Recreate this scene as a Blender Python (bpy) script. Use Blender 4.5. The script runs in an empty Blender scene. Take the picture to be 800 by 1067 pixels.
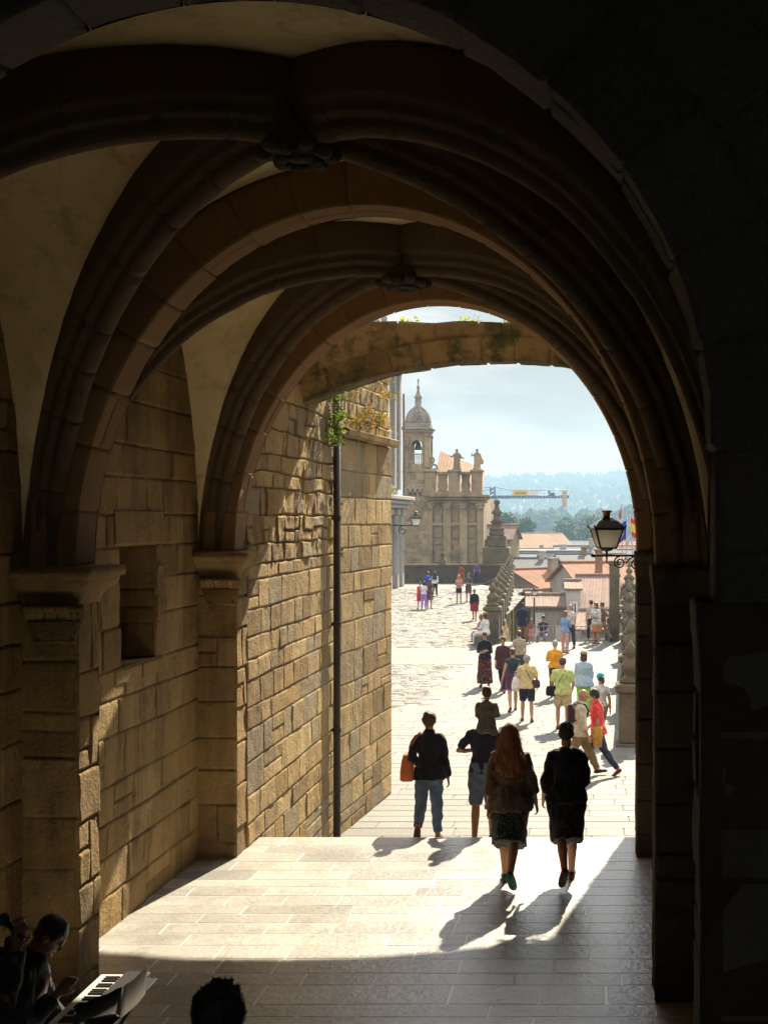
import bpy, bmesh, math, random
import numpy as np
from mathutils import Vector, Matrix, noise
R = math.radians
PI = math.pi
sc = bpy.context.scene
COL = sc.collection
rng = random.Random(11)
F, CX, CY = 1400.0, 620.0, 540.0


def at(px, py, Y):
    return Vector(((px - CX) * Y / F, Y, (CY - py) * Y / F))


def V(*a):
    return Vector(a)


def lerp(a, b, t):
    return a + (b - a) * t


def nz(p, f=1.0, s=0.0):
    return noise.noise(V(p[0] * f + s, p[1] * f + s * 1.7, p[2] * f - s))


# ------------------------------------------------------------------ objects
def link(name, me, mat=None, parent=None):
    o = bpy.data.objects.new(name, me)
    COL.objects.link(o)
    if mat is not None and not me.materials:
        me.materials.append(mat)
    if parent is not None:
        o.parent = parent
        if parent.get('_w'):
            o.matrix_parent_inverse = Matrix.Translation(-parent.location)
    return o


def thing(name, label, cat, loc=(0, 0, 0), group=None, world=True, rz=0.0):
    o = bpy.data.objects.new(name, None)
    o.empty_display_size = 0.2
    COL.objects.link(o)
    o.location = loc
    o.rotation_euler = (0, 0, rz)
    o['label'] = label
    o['category'] = cat
    if group:
        o['group'] = group
    if world:
        o['_w'] = 1
    return o


def tag(o, label, cat, group=None):
    o['label'] = label
    o['category'] = cat
    if group:
        o['group'] = group
    return o


def struct(o, kind='structure'):
    o['kind'] = kind
    return o


class MB:
    def __init__(s):
        s.v = []
        s.f = []
        s.m = []
        s.mi = 0

    def add(s, vs, fs):
        b = len(s.v)
        s.v.extend([tuple(p) for p in vs])
        s.f.extend([tuple(i + b for i in f) for f in fs])
        s.m.extend([s.mi] * len(fs))

    def quad(s, a, b, c, d):
        s.add([a, b, c, d], [(0, 1, 2, 3)])

    def box(s, lo, hi, M=None):
        x0, y0, z0 = lo
        x1, y1, z1 = hi
        vs = [V(x0, y0, z0), V(x1, y0, z0), V(x1, y1, z0), V(x0, y1, z0),
              V(x0, y0, z1), V(x1, y0, z1), V(x1, y1, z1), V(x0, y1, z1)]
        if M is not None:
            vs = [M @ p for p in vs]
        s.add(vs, [(0, 3, 2, 1), (4, 5, 6, 7), (0, 1, 5, 4), (1, 2, 6, 5), (2, 3, 7, 6), (3, 0, 4, 7)])

    def bbox(s, lo, hi, c=0.01, M=None):
        """box with chamfered edges: three stacked rings top and bottom"""
        x0, y0, z0 = lo
        x1, y1, z1 = hi

        def ring(i, z):
            return [V(x0 + i, y0, z), V(x1 - i, y0, z), V(x1, y0 + i, z), V(x1, y1 - i, z),
                    V(x1 - i, y1, z), V(x0 + i, y1, z), V(x0, y1 - i, z), V(x0, y0 + i, z)]

        def ringi(i, z):
            return [V(x0 + 2 * i, y0 + i, z), V(x1 - 2 * i, y0 + i, z), V(x1 - i, y0 + 2 * i, z), V(x1 - i, y1 - 2 * i, z),
                    V(x1 - 2 * i, y1 - i, z), V(x0 + 2 * i, y1 - i, z), V(x0 + i, y1 - 2 * i, z), V(x0 + i, y0 + 2 * i, z)]
        rs = [ringi(c, z0), ring(c, z0 + c), ring(c, z1 - c), ringi(c, z1)]
        vs = [p for r in rs for p in r]
        if M is not None:
            vs = [M @ p for p in vs]
        fs = [tuple(reversed(range(8))), tuple(range(24, 32))]
        for k in range(3):
            for i in range(8):
                j = (i + 1) % 8
                fs.append((k * 8 + i, k * 8 + j, k * 8 + 8 + j, k * 8 + 8 + i))
        s.add(vs, fs)

    def grid(s, rows, close=False):
        n = len(rows[0])
        vs = [p for r in rows for p in r]
        fs = []
        for i in range(len(rows) - 1):
            for j in range(n if close else n - 1):
                k = (j + 1) % n
                fs.append((i * n + j, i * n + k, (i + 1) * n + k, (i + 1) * n + j))
        s.add(vs, fs)

    def tube(s, pts, rad, xref=(1, 0, 0), seg=10, cap=True):
        pts = [Vector(p) for p in pts]
        xr = Vector(xref)
        rows = []
        for i, p in enumerate(pts):
            t = (pts[min(i + 1, len(pts) - 1)] - pts[max(i - 1, 0)])
            if t.length < 1e-9:
                t = V(0, 0, 1)
            t.normalize()
            l = xr - t * xr.dot(t)
            if l.length < 1e-4:
                l = V(0, 1, 0) - t * t.y
            l.normalize()
            b = t.cross(l)
            r = rad[i] if isinstance(rad, (list, tuple)) else rad
            rx, ry = r if isinstance(r, (list, tuple)) else (r, r)
            rows.append([p + l * (rx * math.cos(2 * PI * k / seg)) + b * (ry * math.sin(2 * PI * k / seg)) for k in range(seg)])
        base = len(s.v)
        s.grid(rows, close=True)
        if cap:
            n = len(rows)
            s.f.append(tuple(base + i for i in reversed(range(seg))))
            s.f.append(tuple(base + (n - 1) * seg + i for i in range(seg)))
            s.m.extend([s.mi, s.mi])

    def ell(s, c, r, seg=12, rings=8, M=None):
        c = Vector(c)
        rows = []
        for i in range(rings + 1):
            a = -PI / 2 + PI * i / rings
            a = max(-PI / 2 + 0.02, min(PI / 2 - 0.02, a))
            row = []
            for k in range(seg):
                q = V(r[0] * math.cos(a) * math.cos(2 * PI * k / seg), r[1] * math.cos(a) * math.sin(2 * PI * k / seg), r[2] * math.sin(a))
                row.append(c + (M @ q if M is not None else q))
            rows.append(row)
        base = len(s.v)
        s.grid(rows, close=True)
        s.f.append(tuple(base + i for i in reversed(range(seg))))
        s.f.append(tuple(base + rings * seg + i for i in range(seg)))
        s.m.extend([s.mi, s.mi])

    def lathe(s, c, prof, seg=12, M=None):
        c = Vector(c)
        rows = []
        for r, z in prof:
            row = []
            for k in range(seg):
                q = V(r * math.cos(2 * PI * k / seg + PI / seg), r * math.sin(2 * PI * k / seg + PI / seg), z)
                row.append(c + (M @ q if M is not None else q))
            rows.append(row)
        base = len(s.v)
        s.grid(rows, close=True)
        s.f.append(tuple(base + i for i in reversed(range(seg))))
        s.f.append(tuple(base + (len(prof) - 1) * seg + i for i in range(seg)))
        s.m.extend([s.mi, s.mi])

    def prism(s, poly, axis, a, b):
        """poly: list of 2-D points, extruded along axis ('x','y','z') from a to b"""
        def mk(p, t):
            return {'x': V(t, p[0], p[1]), 'y': V(p[0], t, p[1]), 'z': V(p[0], p[1], t)}[axis]
        n = len(poly)
        vs = [mk(p, a) for p in poly] + [mk(p, b) for p in poly]
        fs = [tuple(range(n)), tuple(reversed(range(n, 2 * n)))]
        for i in range(n):
            j = (i + 1) % n
            fs.append((i, n + i, n + j, j))
        s.add(vs, fs)

    def mesh(s, name='m', smooth=False, fix=True):
        me = bpy.data.meshes.new(name)
        me.from_pydata(s.v, [], s.f)
        if len(set(s.m)) > 1:
            me.polygons.foreach_set('material_index', s.m)
        if fix:
            bm = bmesh.new()
            bm.from_mesh(me)
            bmesh.ops.recalc_face_normals(bm, faces=bm.faces)
            bm.to_mesh(me)
            bm.free()
        if smooth:
            me.polygons.foreach_set('use_smooth', [True] * len(me.polygons))
        me.update()
        return me

    def build(s, name, mat, parent=None, smooth=False, fix=True):
        me = s.mesh(name, smooth, fix)
        if isinstance(mat, (list, tuple)):
            for m in mat:
                me.materials.append(m)
            mat = None
        return link(name, me, mat, parent)


def voxel(mb, size, smooth=4, fac=0.5, name='m'):
    me = mb.mesh('tmp', fix=True)
    o = bpy.data.objects.new('tmp', me)
    COL.objects.link(o)
    r = o.modifiers.new('r', 'REMESH')
    r.mode = 'VOXEL'
    r.voxel_size = size
    r.use_smooth_shade = True
    if smooth:
        m = o.modifiers.new('s', 'SMOOTH')
        m.factor = fac
        m.iterations = smooth
    dg = bpy.context.evaluated_depsgraph_get()
    ev = o.evaluated_get(dg)
    out = bpy.data.meshes.new_from_object(ev)
    out.name = name
    bpy.data.objects.remove(o)
    bpy.data.meshes.remove(me)
    out.materials.clear()
    return out


# ---------------------------------------------------------------- materials
class NT:
    def __init__(s, name):
        s.mat = bpy.data.materials.new(name)
        s.mat.use_nodes = True
        s.t = s.mat.node_tree
        s.bsdf = s.t.nodes['Principled BSDF']
        s.x = 0

    def n(s, typ, **kw):
        nd = s.t.nodes.new(typ)
        for k, v in kw.items():
            if k.startswith('i_'):
                nd.inputs[k[2:].replace('_', ' ')].default_value = v
            else:
                setattr(nd, k, v)
        return nd

    def l(s, a, b):
        s.t.links.new(a, b)

    def coord(s, scale=1.0, kind='Object'):
        tc = s.n('ShaderNodeTexCoord')
        mp = s.n('ShaderNodeMapping')
        mp.inputs['Scale'].default_value = (scale,) * 3 if not isinstance(scale, (tuple, list)) else scale
        s.l(tc.outputs[kind], mp.inputs['Vector'])
        return mp.outputs['Vector']

    def noise(s, vec, scale, detail=4, rough=0.6):
        nd = s.n('ShaderNodeTexNoise')
        nd.inputs['Scale'].default_value = scale
        nd.inputs['Detail'].default_value = detail
        nd.inputs['Roughness'].default_value = rough
        s.l(vec, nd.inputs['Vector'])
        return nd.outputs['Fac']

    def ramp(s, fac, stops):
        nd = s.n('ShaderNodeValToRGB')
        el = nd.color_ramp.elements
        while len(el) < len(stops):
            el.new(0.5)
        for e, (p, c) in zip(el, stops):
            e.position = p
            e.color = (*c, 1) if len(c) == 3 else c
        s.l(fac, nd.inputs['Fac'])
        return nd.outputs['Color']

    def mix(s, fac, a, b, mode='MIX'):
        nd = s.n('ShaderNodeMix', data_type='RGBA', blend_type=mode)
        for sock, val in ((nd.inputs[0], fac), (nd.inputs[6], a), (nd.inputs[7], b)):
            if hasattr(val, 'is_output'):
                s.l(val, sock)
            elif isinstance(val, (tuple, list)):
                sock.default_value = (*val, 1)
            else:
                sock.default_value = val
        return nd.outputs[2]

    def math(s, op, a, b=None):
        nd = s.n('ShaderNodeMath', operation=op)
        for sock, val in zip(nd.inputs, (a, b)):
            if val is None:
                continue
            if hasattr(val, 'is_output'):
                s.l(val, sock)
            else:
                sock.default_value = val
        return nd.outputs[0]

    def bump(s, h, strength=0.5, dist=0.01, prev=None):
        nd = s.n('ShaderNodeBump')
        nd.inputs['Strength'].default_value = strength
        nd.inputs['Distance'].default_value = dist
        s.l(h, nd.inputs['Height'])
        if prev is not None:
            s.l(prev, nd.inputs['Normal'])
        return nd.outputs['Normal']

    def out(s, col=None, rough=None, normal=None, **kw):
        b = s.bsdf
        for key, val in (('Base Color', col), ('Roughness', rough), ('Normal', normal)):
            if val is None:
                continue
            if hasattr(val, 'is_output'):
                s.l(val, b.inputs[key])
            elif isinstance(val, (tuple, list)):
                b.inputs[key].default_value = (*val, 1)
            else:
                b.inputs[key].default_value = val
        for k, v in kw.items():
            b.inputs[k.replace('_', ' ')].default_value = v
        return s.mat


def stone_mat(name, tones, stain=(0.05, 0.045, 0.035), stain_amt=0.5, grain=70, bump=0.6, island=True, big=1.3, moss=None, rough=0.92, spec=0.2, streak=0.0):
    t = NT(name)
    v = t.coord()
    n1 = t.noise(v, 2.6, 5, 0.65)
    if island:
        g = t.n('ShaderNodeNewGeometry')
        r = t.math('ADD', t.math('MULTIPLY', g.outputs['Random Per Island'], 0.75), t.math('MULTIPLY', n1, 0.25))
    else:
        r = n1
    k = len(tones)
    base = t.ramp(r, [(0.12 + 0.76 * i / max(1, k - 1), c) for i, c in enumerate(tones)])
    st = t.noise(v, big, 6, 0.7)
    stf = t.ramp(st, [(0.48, (0, 0, 0)), (0.68, (stain_amt,) * 3)])
    c = t.mix(stf, base, stain)
    if streak:
        sn = t.noise(t.coord((2.2, 2.2, .35)), 1.5, 5, .65)
        c = t.mix(t.ramp(sn, [(.5, (0, 0, 0)), (.7, (streak,) * 3)]), c, tuple(x * .8 for x in stain))
    if moss:
        ms = t.noise(v, 1.7, 5, 0.7)
        c = t.mix(t.ramp(ms, [(0.47, (0, 0, 0)), (0.58, (0.85, 0.85, 0.85))]), c, moss)
    sp = t.noise(v, grain * 1.4, 3, 0.7)
    c = t.mix(0.45, c, t.ramp(sp, [(0.3, (0.35, 0.35, 0.35)), (0.5, (0.95, 0.95, 0.95)), (0.7, (1.35, 1.3, 1.25))]), 'MULTIPLY')
    vo = t.n('ShaderNodeTexVoronoi')
    vo.inputs['Scale'].default_value = grain * 0.5
    t.l(v, vo.inputs['Vector'])
    f = t.noise(v, grain * 0.45, 6, 0.72)
    h = t.math('ADD', f, t.math('MULTIPLY', vo.outputs['Distance'], 0.35))
    nrm = t.bump(h, bump, 0.02)
    nrm = t.bump(t.noise(v, 9, 4, 0.6), bump * 0.6, 0.05, nrm)
    return t.out(c, rough, nrm, Specular_IOR_Level=spec)


def plain_mat(name, col, rough=0.7, var=0.15, scale=8, bump=0.0, bscale=60, spec=0.3, metal=0.0):
    t = NT(name)
    v = t.coord()
    n = t.noise(v, scale, 5, 0.6)
    lo = tuple(c * (1 - var) for c in col)
    hi = tuple(min(1, c * (1 + var)) for c in col)
    c = t.ramp(n, [(0.3, lo), (0.7, hi)])
    nrm = t.bump(t.noise(v, bscale, 4, 0.6), bump, 0.02) if bump else None
    return t.out(c, rough, nrm, Specular_IOR_Level=spec, Metallic=metal)


_cl = {}


def cloth(col, pattern=None, col2=None, scale=40, lum=0.0):
    key = (tuple(col), pattern, tuple(col2) if col2 else None, scale)
    if key in _cl:
        return _cl[key]
    t = NT('cloth')
    v = t.coord()
    n = t.noise(v, 14, 4, 0.6)
    c = t.ramp(n, [(0.3, tuple(x * 0.66 for x in col)), (0.7, tuple(min(1, x * 1.15) for x in col))])
    if pattern == 'speckle':
        vo = t.n('ShaderNodeTexVoronoi')
        vo.inputs['Scale'].default_value = scale
        t.l(v, vo.inputs['Vector'])
        pn = t.noise(v, scale * 0.6, 3, 0.7)
        f = t.ramp(t.math('ADD', vo.outputs['Distance'], t.math('MULTIPLY', pn, 0.5)), [(0.45, (1, 1, 1)), (0.56, (0, 0, 0))])
        c = t.mix(f, c, col2)
    elif pattern == 'stripe':
        w = t.n('ShaderNodeTexWave', wave_type='BANDS', bands_direction='X')
        w.inputs['Scale'].default_value = scale
        t.l(v, w.inputs['Vector'])
        c = t.mix(t.ramp(w.outputs['Fac'], [(0.45, (0, 0, 0)), (0.55, (1, 1, 1))]), c, col2)
    weave = t.noise(v, 420, 2, 0.5)
    fold = t.n('ShaderNodeTexNoise')
    fold.inputs['Scale'].default_value = 7
    fold.inputs['Detail'].default_value = 3
    fold.inputs['Distortion'].default_value = 1.2
    t.l(t.coord((1.6, 1.6, 0.7)), fold.inputs['Vector'])
    nrm = t.bump(fold.outputs['Fac'], 0.75, 0.05)
    nrm = t.bump(weave, 0.25, 0.003, nrm)
    m = t.out(c, 0.9, nrm, Specular_IOR_Level=0.15, Sheen_Weight=0.15)
    _cl[key] = m
    return m


def skin_mat(name, col):
    t = NT(name)
    v = t.coord()
    n = t.noise(v, 30, 4, 0.6)
    c = t.ramp(n, [(0.3, tuple(x * 0.85 for x in col)), (0.7, tuple(min(1, x * 1.1) for x in col))])
    return t.out(c, 0.55, t.bump(t.noise(v, 300, 3), 0.1, 0.002), Subsurface_Weight=0.08, Subsurface_Radius=(0.02, 0.008, 0.004))


def hair_mat(name, col):
    t = NT(name)
    v = t.coord((1, 1, 0.15))
    n = t.noise(v, 120, 3, 0.6)
    c = t.ramp(n, [(0.3, tuple(x * 0.5 for x in col)), (0.7, tuple(min(1, x * 1.5) for x in col))])
    return t.out(c, 0.55, t.bump(n, 0.7, 0.01), Specular_IOR_Level=0.4)
# ------------------------------------------------------------------- ground
def gz(Y):
    if Y < 0.6:
        return -1.6
    if Y < 4.8:
        return -1.6 - (math.floor((Y - 0.6) / 0.35) + 1) * (2.09 / 12)
    if Y < 16.0:
        return -3.66 - 0.0088 * Y
    if Y < 20.5:
        return -3.80 - (math.floor((Y - 16.0) / 0.5625) + 1) * (1.15 / 8)
    if Y < 40:
        return -4.95 - 0.30 * (Y - 20.5) / 19.5
    return -5.25


def groundY(fy):
    Y = 30.0
    for _ in range(40):
        Y = -gz(max(Y, 20.6)) * F / (fy - CY)
    return Y


# ------------------------------------------------------------------- people
SK = {'fair': skin_mat('skin_fair', (0.55, 0.31, 0.2)), 'tan': skin_mat('skin_tan', (0.42, 0.21, 0.12)), 'deep': skin_mat('skin_deep', (0.2, 0.09, 0.05))}
HM = {'black': hair_mat('hair_black', (0.02, 0.015, 0.012)), 'brown': hair_mat('hair_brown', (0.075, 0.035, 0.018)),
      'auburn': hair_mat('hair_auburn', (0.2, 0.075, 0.025)), 'grey': hair_mat('hair_grey', (0.3, 0.27, 0.23)), 'blond': hair_mat('hair_blond', (0.38, 0.22, 0.09))}
EYE = plain_mat('eye_dark', (0.03, 0.02, 0.015), 0.3, 0)
LIPM = plain_mat('lips', (0.28, 0.08, 0.06), 0.5, 0)


def rotx(v, deg):
    c, s_ = math.cos(R(deg)), math.sin(R(deg))
    return V(v[0], v[1] * c + v[2] * s_, -v[1] * s_ + v[2] * c)


WALK = dict(l=(20, 4, 2), r=(-17, 22, 2), la=(-16, 7, 14, 20), ra=(18, 7, 18, 20))
WALK2 = dict(r=(20, 4, 2), l=(-17, 22, 2), ra=(-16, 7, 14, 20), la=(18, 7, 18, 20))
STAND = dict(l=(3, 2, 4), r=(-2, 3, 4), la=(2, 8, 12, 30), ra=(4, 8, 15, 30))
STANDC = dict(l=(3, 2, 4), r=(-2, 3, 4), la=(12, 10, 95, 60), ra=(18, 10, 100, 55))
SIT = dict(l=(86, 84, 6), r=(88, 86, 8), la=(28, 6, 60, 35), ra=(22, 8, 65, 45))


def person(label, px, Y, H, face=0, pose=STAND, sex='m', skin='fair', hair=('short', 'brown'), top=None, bottom=None, shoe=(0.05, 0.04, 0.035),
           group=None, hat=None, q=1, z0=None, lean=2, hd=5, hyaw=0, head=1.0, wide=1.0, X=None, curl=35, extra=None, facem=True, bare=False):
    Y0 = Y
    x = (px - CX) * Y / F if X is None else X
    s = H / 1.72
    fem = sex == 'f'
    wx = wide * (0.9 if fem else 1.0)
    bv = (0.0085, 0.0115, 0.013)[q]
    gv = (0.012, 0.015, 0.018)[q]

    def up(p):
        p = Vector(p)
        d = p - V(0, 0, 0.95)
        return V(0, 0, 0.95) + rotx(d, lean)
    # ------ joints
    J = {}
    legs = {}
    for sd, k in ((-1, 'l'), (1, 'r')):
        f, kn, ab = pose[k]
        hip = V(sd * 0.088 * wx, 0, 0.90)
        thd = V(sd * math.sin(R(ab)), math.sin(R(f)), -math.cos(R(f))).normalized()
        knee = hip + thd * 0.43
        a2 = f - kn
        shd = V(sd * math.sin(R(ab * 0.4)), math.sin(R(a2)), -math.cos(R(a2))).normalized()
        ank = knee + shd * 0.40
        fa = max(-55, min(20, a2 * 0.9 if a2 < 0 else a2 * 0.35))
        fd = V(sd * 0.12, math.cos(R(fa)), math.sin(R(fa))).normalized()
        legs[k] = (hip, knee, ank, fd)
    arms = {}
    for sd, k in ((-1, 'la'), (1, 'ra')):
        f, ab, e, tw = pose[k]
        S = V(sd * 0.172 * wx, 0, 1.372)
        u = V(sd * math.sin(R(ab)), math.sin(R(f)) * math.cos(R(ab)), -math.cos(R(f)) * math.cos(R(ab))).normalized()
        fwd = V(-sd * math.sin(R(tw)), math.cos(R(tw)), 0.0)
        if abs(u.dot(fwd)) > 0.5 or f > 60:
            fwd = fwd + V(0, 0, 0.9)
        b = (fwd - u * fwd.dot(u)).normalized()
        fo = (u * math.cos(R(e)) + b * math.sin(R(e))).normalized()
        E = S + u * 0.29
        W = E + fo * 0.25
        arms[k] = [up(S), up(E), up(W), (up(W) - up(E)).normalized(), sd]
    low = min(min(a.z - 0.075, (a + fd * 0.17).z - 0.03) for (_, _, a, fd) in legs.values())
    if pose is SIT or pose.get('sit'):
        low = 0.90 - 0.11 - pose.get('seat', 0.45) / s if 'seat' in pose else low
    off = V(0, 0, -low)
    ground = gz(Y) if z0 is None else z0
    root = thing('person', label, 'person', (x, Y0, ground), group, False, R(face))
    root.scale = (s, s, s)

    def T(p):
        return Vector(p) + off
    hy_m = Matrix.Rotation(R(hyaw), 3, 'Z') @ Matrix.Rotation(R(-hd), 3, 'X') @ Matrix.Rotation(R(-lean), 3, 'X')
    neck = up(V(0, 0.0, 1.50))

    def hp(p):   # head local -> person
        return T(neck + hy_m @ (Vector(p) * head))
    tors = [(0.80, 0.07, 0.07, 0), (0.84, 0.13, 0.10, -0.005), (0.91, 0.165, 0.115, -0.01), (0.98, 0.152, 0.105, -0.005), (1.08, 0.132, 0.092, 0), (1.2, 0.148, 0.103, 0.005),
            (1.31, 0.166, 0.108, 0.0), (1.365, 0.150, 0.094, -0.005), (1.405, 0.118, 0.078, -0.008), (1.44, 0.082, 0.066, -0.008), (1.465, 0.06, 0.06, -0.008)]
    if fem:
        tors = [(z, rx + (0.014 if z < 1.0 else (-0.016 if z < 1.33 else -0.02)), ry + (0.006 if z < 1 else (0.012 if 1.15 < z < 1.33 else -0.006)), yo) for z, rx, ry, yo in tors]
    tors = [(z, rx * wide, ry * (wide if wide < 1 else wide * 1.05), yo) for z, rx, ry, yo in tors]

    def tor(z):
        if z <= tors[0][0]:
            return tors[0][1:]
        for a, b in zip(tors, tors[1:]):
            if z <= b[0]:
                t = (z - a[0]) / (b[0] - a[0])
                return tuple(lerp(a[i], b[i], t) for i in (1, 2, 3))
        return tors[-1][1:]
    # ------ body
    mb = MB()
    mb.tube([T(up((0, yo, z))) for z, rx, ry, yo in tors] + [T(up((0, 0.0, 1.49))), T(up((0, 0.01, 1.55)))], [(rx, ry) for z, rx, ry, yo in tors] + [(0.056, 0.058), (0.052, 0.055)], seg=14)
    for k, (hip, knee, ank, fd) in legs.items():
        cm = knee.lerp(ank, 0.3) + V(0, -0.012, 0)
        tm = hip.lerp(knee, 0.35)
        mb.tube([T(hip + V(0, 0, 0.03)), T(tm), T(knee), T(cm), T(knee.lerp(ank, 0.7)), T(ank), T(ank + V(0, 0, -0.02))],
                [0.085 * wide, 0.078 * wide, 0.052, 0.055, 0.042, 0.036, 0.036], seg=10)
        mb.tube([T(ank - fd * 0.06 + V(0, 0, -0.035)), T(ank + V(0, 0, -0.03)), T(ank + fd * 0.09 + V(0, 0, -0.045)), T(ank + fd * 0.16 + V(0, 0, -0.052)), T(ank + fd * 0.185 + V(0, 0, -0.055))],
                [(0.026, 0.028), (0.034, 0.04), (0.042, 0.027), (0.036, 0.02), (0.02, 0.012)], seg=8)
    for k, (S, E, W, fo, sd) in arms.items():
        ins = V(-sd * 0.06, 0, 0.012)
        mb.tube([T(S + ins), T(S), T(S.lerp(E, 0.4)), T(E), T(E.lerp(W, 0.3)), T(W)], [0.046, 0.05, 0.045, 0.037, 0.037, 0.025], seg=9, xref=(0, 1, 0))
        # hand: palm, four fingers of unequal length, thumb
        side = V(-sd, 0.15, 0)
        nrm = (side - fo * side.dot(fo))
        if nrm.length < 0.2:
            nrm = V(0, 0, -1) - fo * (-fo.z)
        nrm.normalize()
        lat = fo.cross(nrm).normalized()
        if lat.y < 0:
            lat = -lat           # thumb side
        mb.tube([T(W - fo * 0.02), T(W + fo * 0.03), T(W + fo * 0.085)], [(0.024, 0.018), (0.036, 0.015), (0.038, 0.013)], xref=lat, seg=8)
        for i, (o_, ln) in enumerate(((0.029, 0.070), (0.010, 0.080), (-0.010, 0.074), (-0.028, 0.058))):
            p = W + fo * 0.08 + lat * o_
            pts = [p]
            a = R(12 + 5 * i)
            for sgm in range(3):
                d = fo * math.cos(a) + nrm * math.sin(a)
                p = p + d * ln * (0.42, 0.33, 0.25)[sgm]
                pts.append(p)
                a += R(curl * (0.8 + 0.12 * i))
            mb.tube([T(v) for v in pts], [0.0095, 0.009, 0.0085, 0.007], xref=lat, seg=6)
        p = W + fo * 0.02 + lat * 0.026
        d1 = (fo * 0.72 + lat * 0.6 + nrm * 0.3).normalized()
        d2 = (fo * 0.85 + lat * 0.25 + nrm * 0.5).normalized()
        mb.tube([T(p), T(p + d1 * 0.04), T(p + d1 * 0.04 + d2 * 0.032)], [0.014, 0.011, 0.008], xref=nrm, seg=6)
    # head: skull, jaw, nose, ears, brow
    mb.ell(hp((0, 0.0, 0.125)), (0.076 * head, 0.092 * head, 0.098 * head), 14, 10, hy_m)
    mb.ell(hp((0, 0.028, 0.065)), (0.058 * head, 0.066 * head, 0.068 * head), 12, 8, hy_m)
    mb.tube([hp((0, 0.088, 0.115)), hp((0, 0.108, 0.085)), hp((0, 0.092, 0.072))], [0.010, 0.015, 0.014], seg=6)
    mb.ell(hp((0, 0.086, 0.128)), (0.05 * head, 0.013, 0.012), 8, 6, hy_m)
    mb.ell(hp((0, 0.085, 0.022)), (0.022 * head, 0.018, 0.016), 8, 6, hy_m)
    for sd in (-1, 1):
        mb.ell(hp((sd * 0.078, -0.005, 0.1)), (0.011 * head, 0.02 * head, 0.031 * head), 8, 6, hy_m)
    body = voxel(mb, bv / s, 3, 0.45, 'body')
    link('body', body, SK[skin], root)
    # eyes and mouth
    if facem:
        for sd in (-1, 1):
            e = MB()
            e.ell(hp((sd * 0.031, 0.088, 0.110)), (0.014, 0.008, 0.007), 8, 6, hy_m)
            link('eye', e.mesh('eye', True), EYE, root)
        e = MB()
        e.ell(hp((0, 0.090, 0.047)), (0.022, 0.008, 0.006), 8, 6, hy_m)
        link('mouth', e.mesh('mouth', True), LIPM, root)
    # ------ hair
    kind, hc = hair
    if kind != 'bald':
        h = MB()
        sc_ = head
        if kind in ('short', 'buzz', 'curly', 'quiff'):
            g = 0.006 if kind == 'buzz' else 0.014
            h.ell(hp((0, -0.012, 0.138)), ((0.078 + g) * sc_, (0.088 + g) * sc_, (0.09 + g) * sc_), 14, 10, hy_m)
            h.ell(hp((0, -0.035, 0.085)), ((0.068 + g * .6) * sc_, 0.062 * sc_, 0.055 * sc_), 12, 8, hy_m)
            if kind in ('curly', 'quiff'):
                rr = random.Random(int(px * 7))
                for _ in range(70 if kind == 'curly' else 60):
                    a, b_ = rr.uniform(0, 2 * PI), rr.uniform(0.1 if kind == 'curly' else 0.5, 1.45)
                    q_ = V(0.09 * math.cos(a) * math.cos(b_), -0.012 + 0.1 * math.sin(a) * math.cos(b_), 0.145 + 0.1 * math.sin(b_))
                    if kind == 'quiff':
                        d_ = V(rr.uniform(-.3, .8), rr.uniform(-.2, .5), 1).normalized() * rr.uniform(.004, .018)
                        h.tube([hp(q_ * 0.97), hp(q_ + d_)], [0.014, 0.007], seg=5)
                    else:
                        h.ell(hp(q_), (0.021,) * 3, 6, 5)
        elif kind in ('long', 'bob'):
            h.ell(hp((0, -0.014, 0.14)), (0.094 * sc_, 0.102 * sc_, 0.103 * sc_), 14, 10, hy_m)
            if kind == 'long':
                pts = [(0, -0.02, 0.15), (0, -0.035, 0.06), (0, -0.06, -0.03), (0, -0.09, -0.14), (0, -0.105, -0.26), (0, -0.11, -0.33)]
                rad = [(0.092, 0.08), (0.112, 0.078), (0.138, 0.066), (0.152, 0.05), (0.13, 0.038), (0.06, 0.02)]
            else:
                pts = [(0, -0.02, 0.15), (0, -0.03, 0.06), (0, -0.032, 0.0), (0, -0.035, -0.03)]
                rad = [(0.09, 0.08), (0.104, 0.075), (0.1, 0.068), (0.075, 0.05)]
            h.tube([hp(p) for p in pts], [(a * sc_, b * sc_) for a, b in rad], seg=12)
            if kind == 'long':
                rr = random.Random(int(px * 3))
                for _ in range(46):
                    a = rr.uniform(-1.6, 1.6)
                    x0 = math.sin(a) * 0.095
                    y0 = -0.03 - math.cos(a) * 0.07
                    sp = rr.uniform(1.2, 1.95)
                    h.tube([hp((x0 * .9, y0, 0.1)), hp((x0 * 1.15, y0 - .012, 0.0)), hp((x0 * sp, y0 - .035, -0.13)), hp((x0 * sp + rr.uniform(-.02, .02), y0 - .045, -0.25 - rr.uniform(0, .1)))],
                           [0.012, 0.013, 0.012, 0.004], seg=5)
        elif kind in ('bun', 'pony', 'updo'):
            h.ell(hp((0, -0.012, 0.138)), (0.085 * sc_, 0.098 * sc_, 0.098 * sc_), 14, 10, hy_m)
            h.ell(hp((0, -0.04, 0.085)), (0.072 * sc_, 0.06 * sc_, 0.05 * sc_), 12, 8, hy_m)
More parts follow.
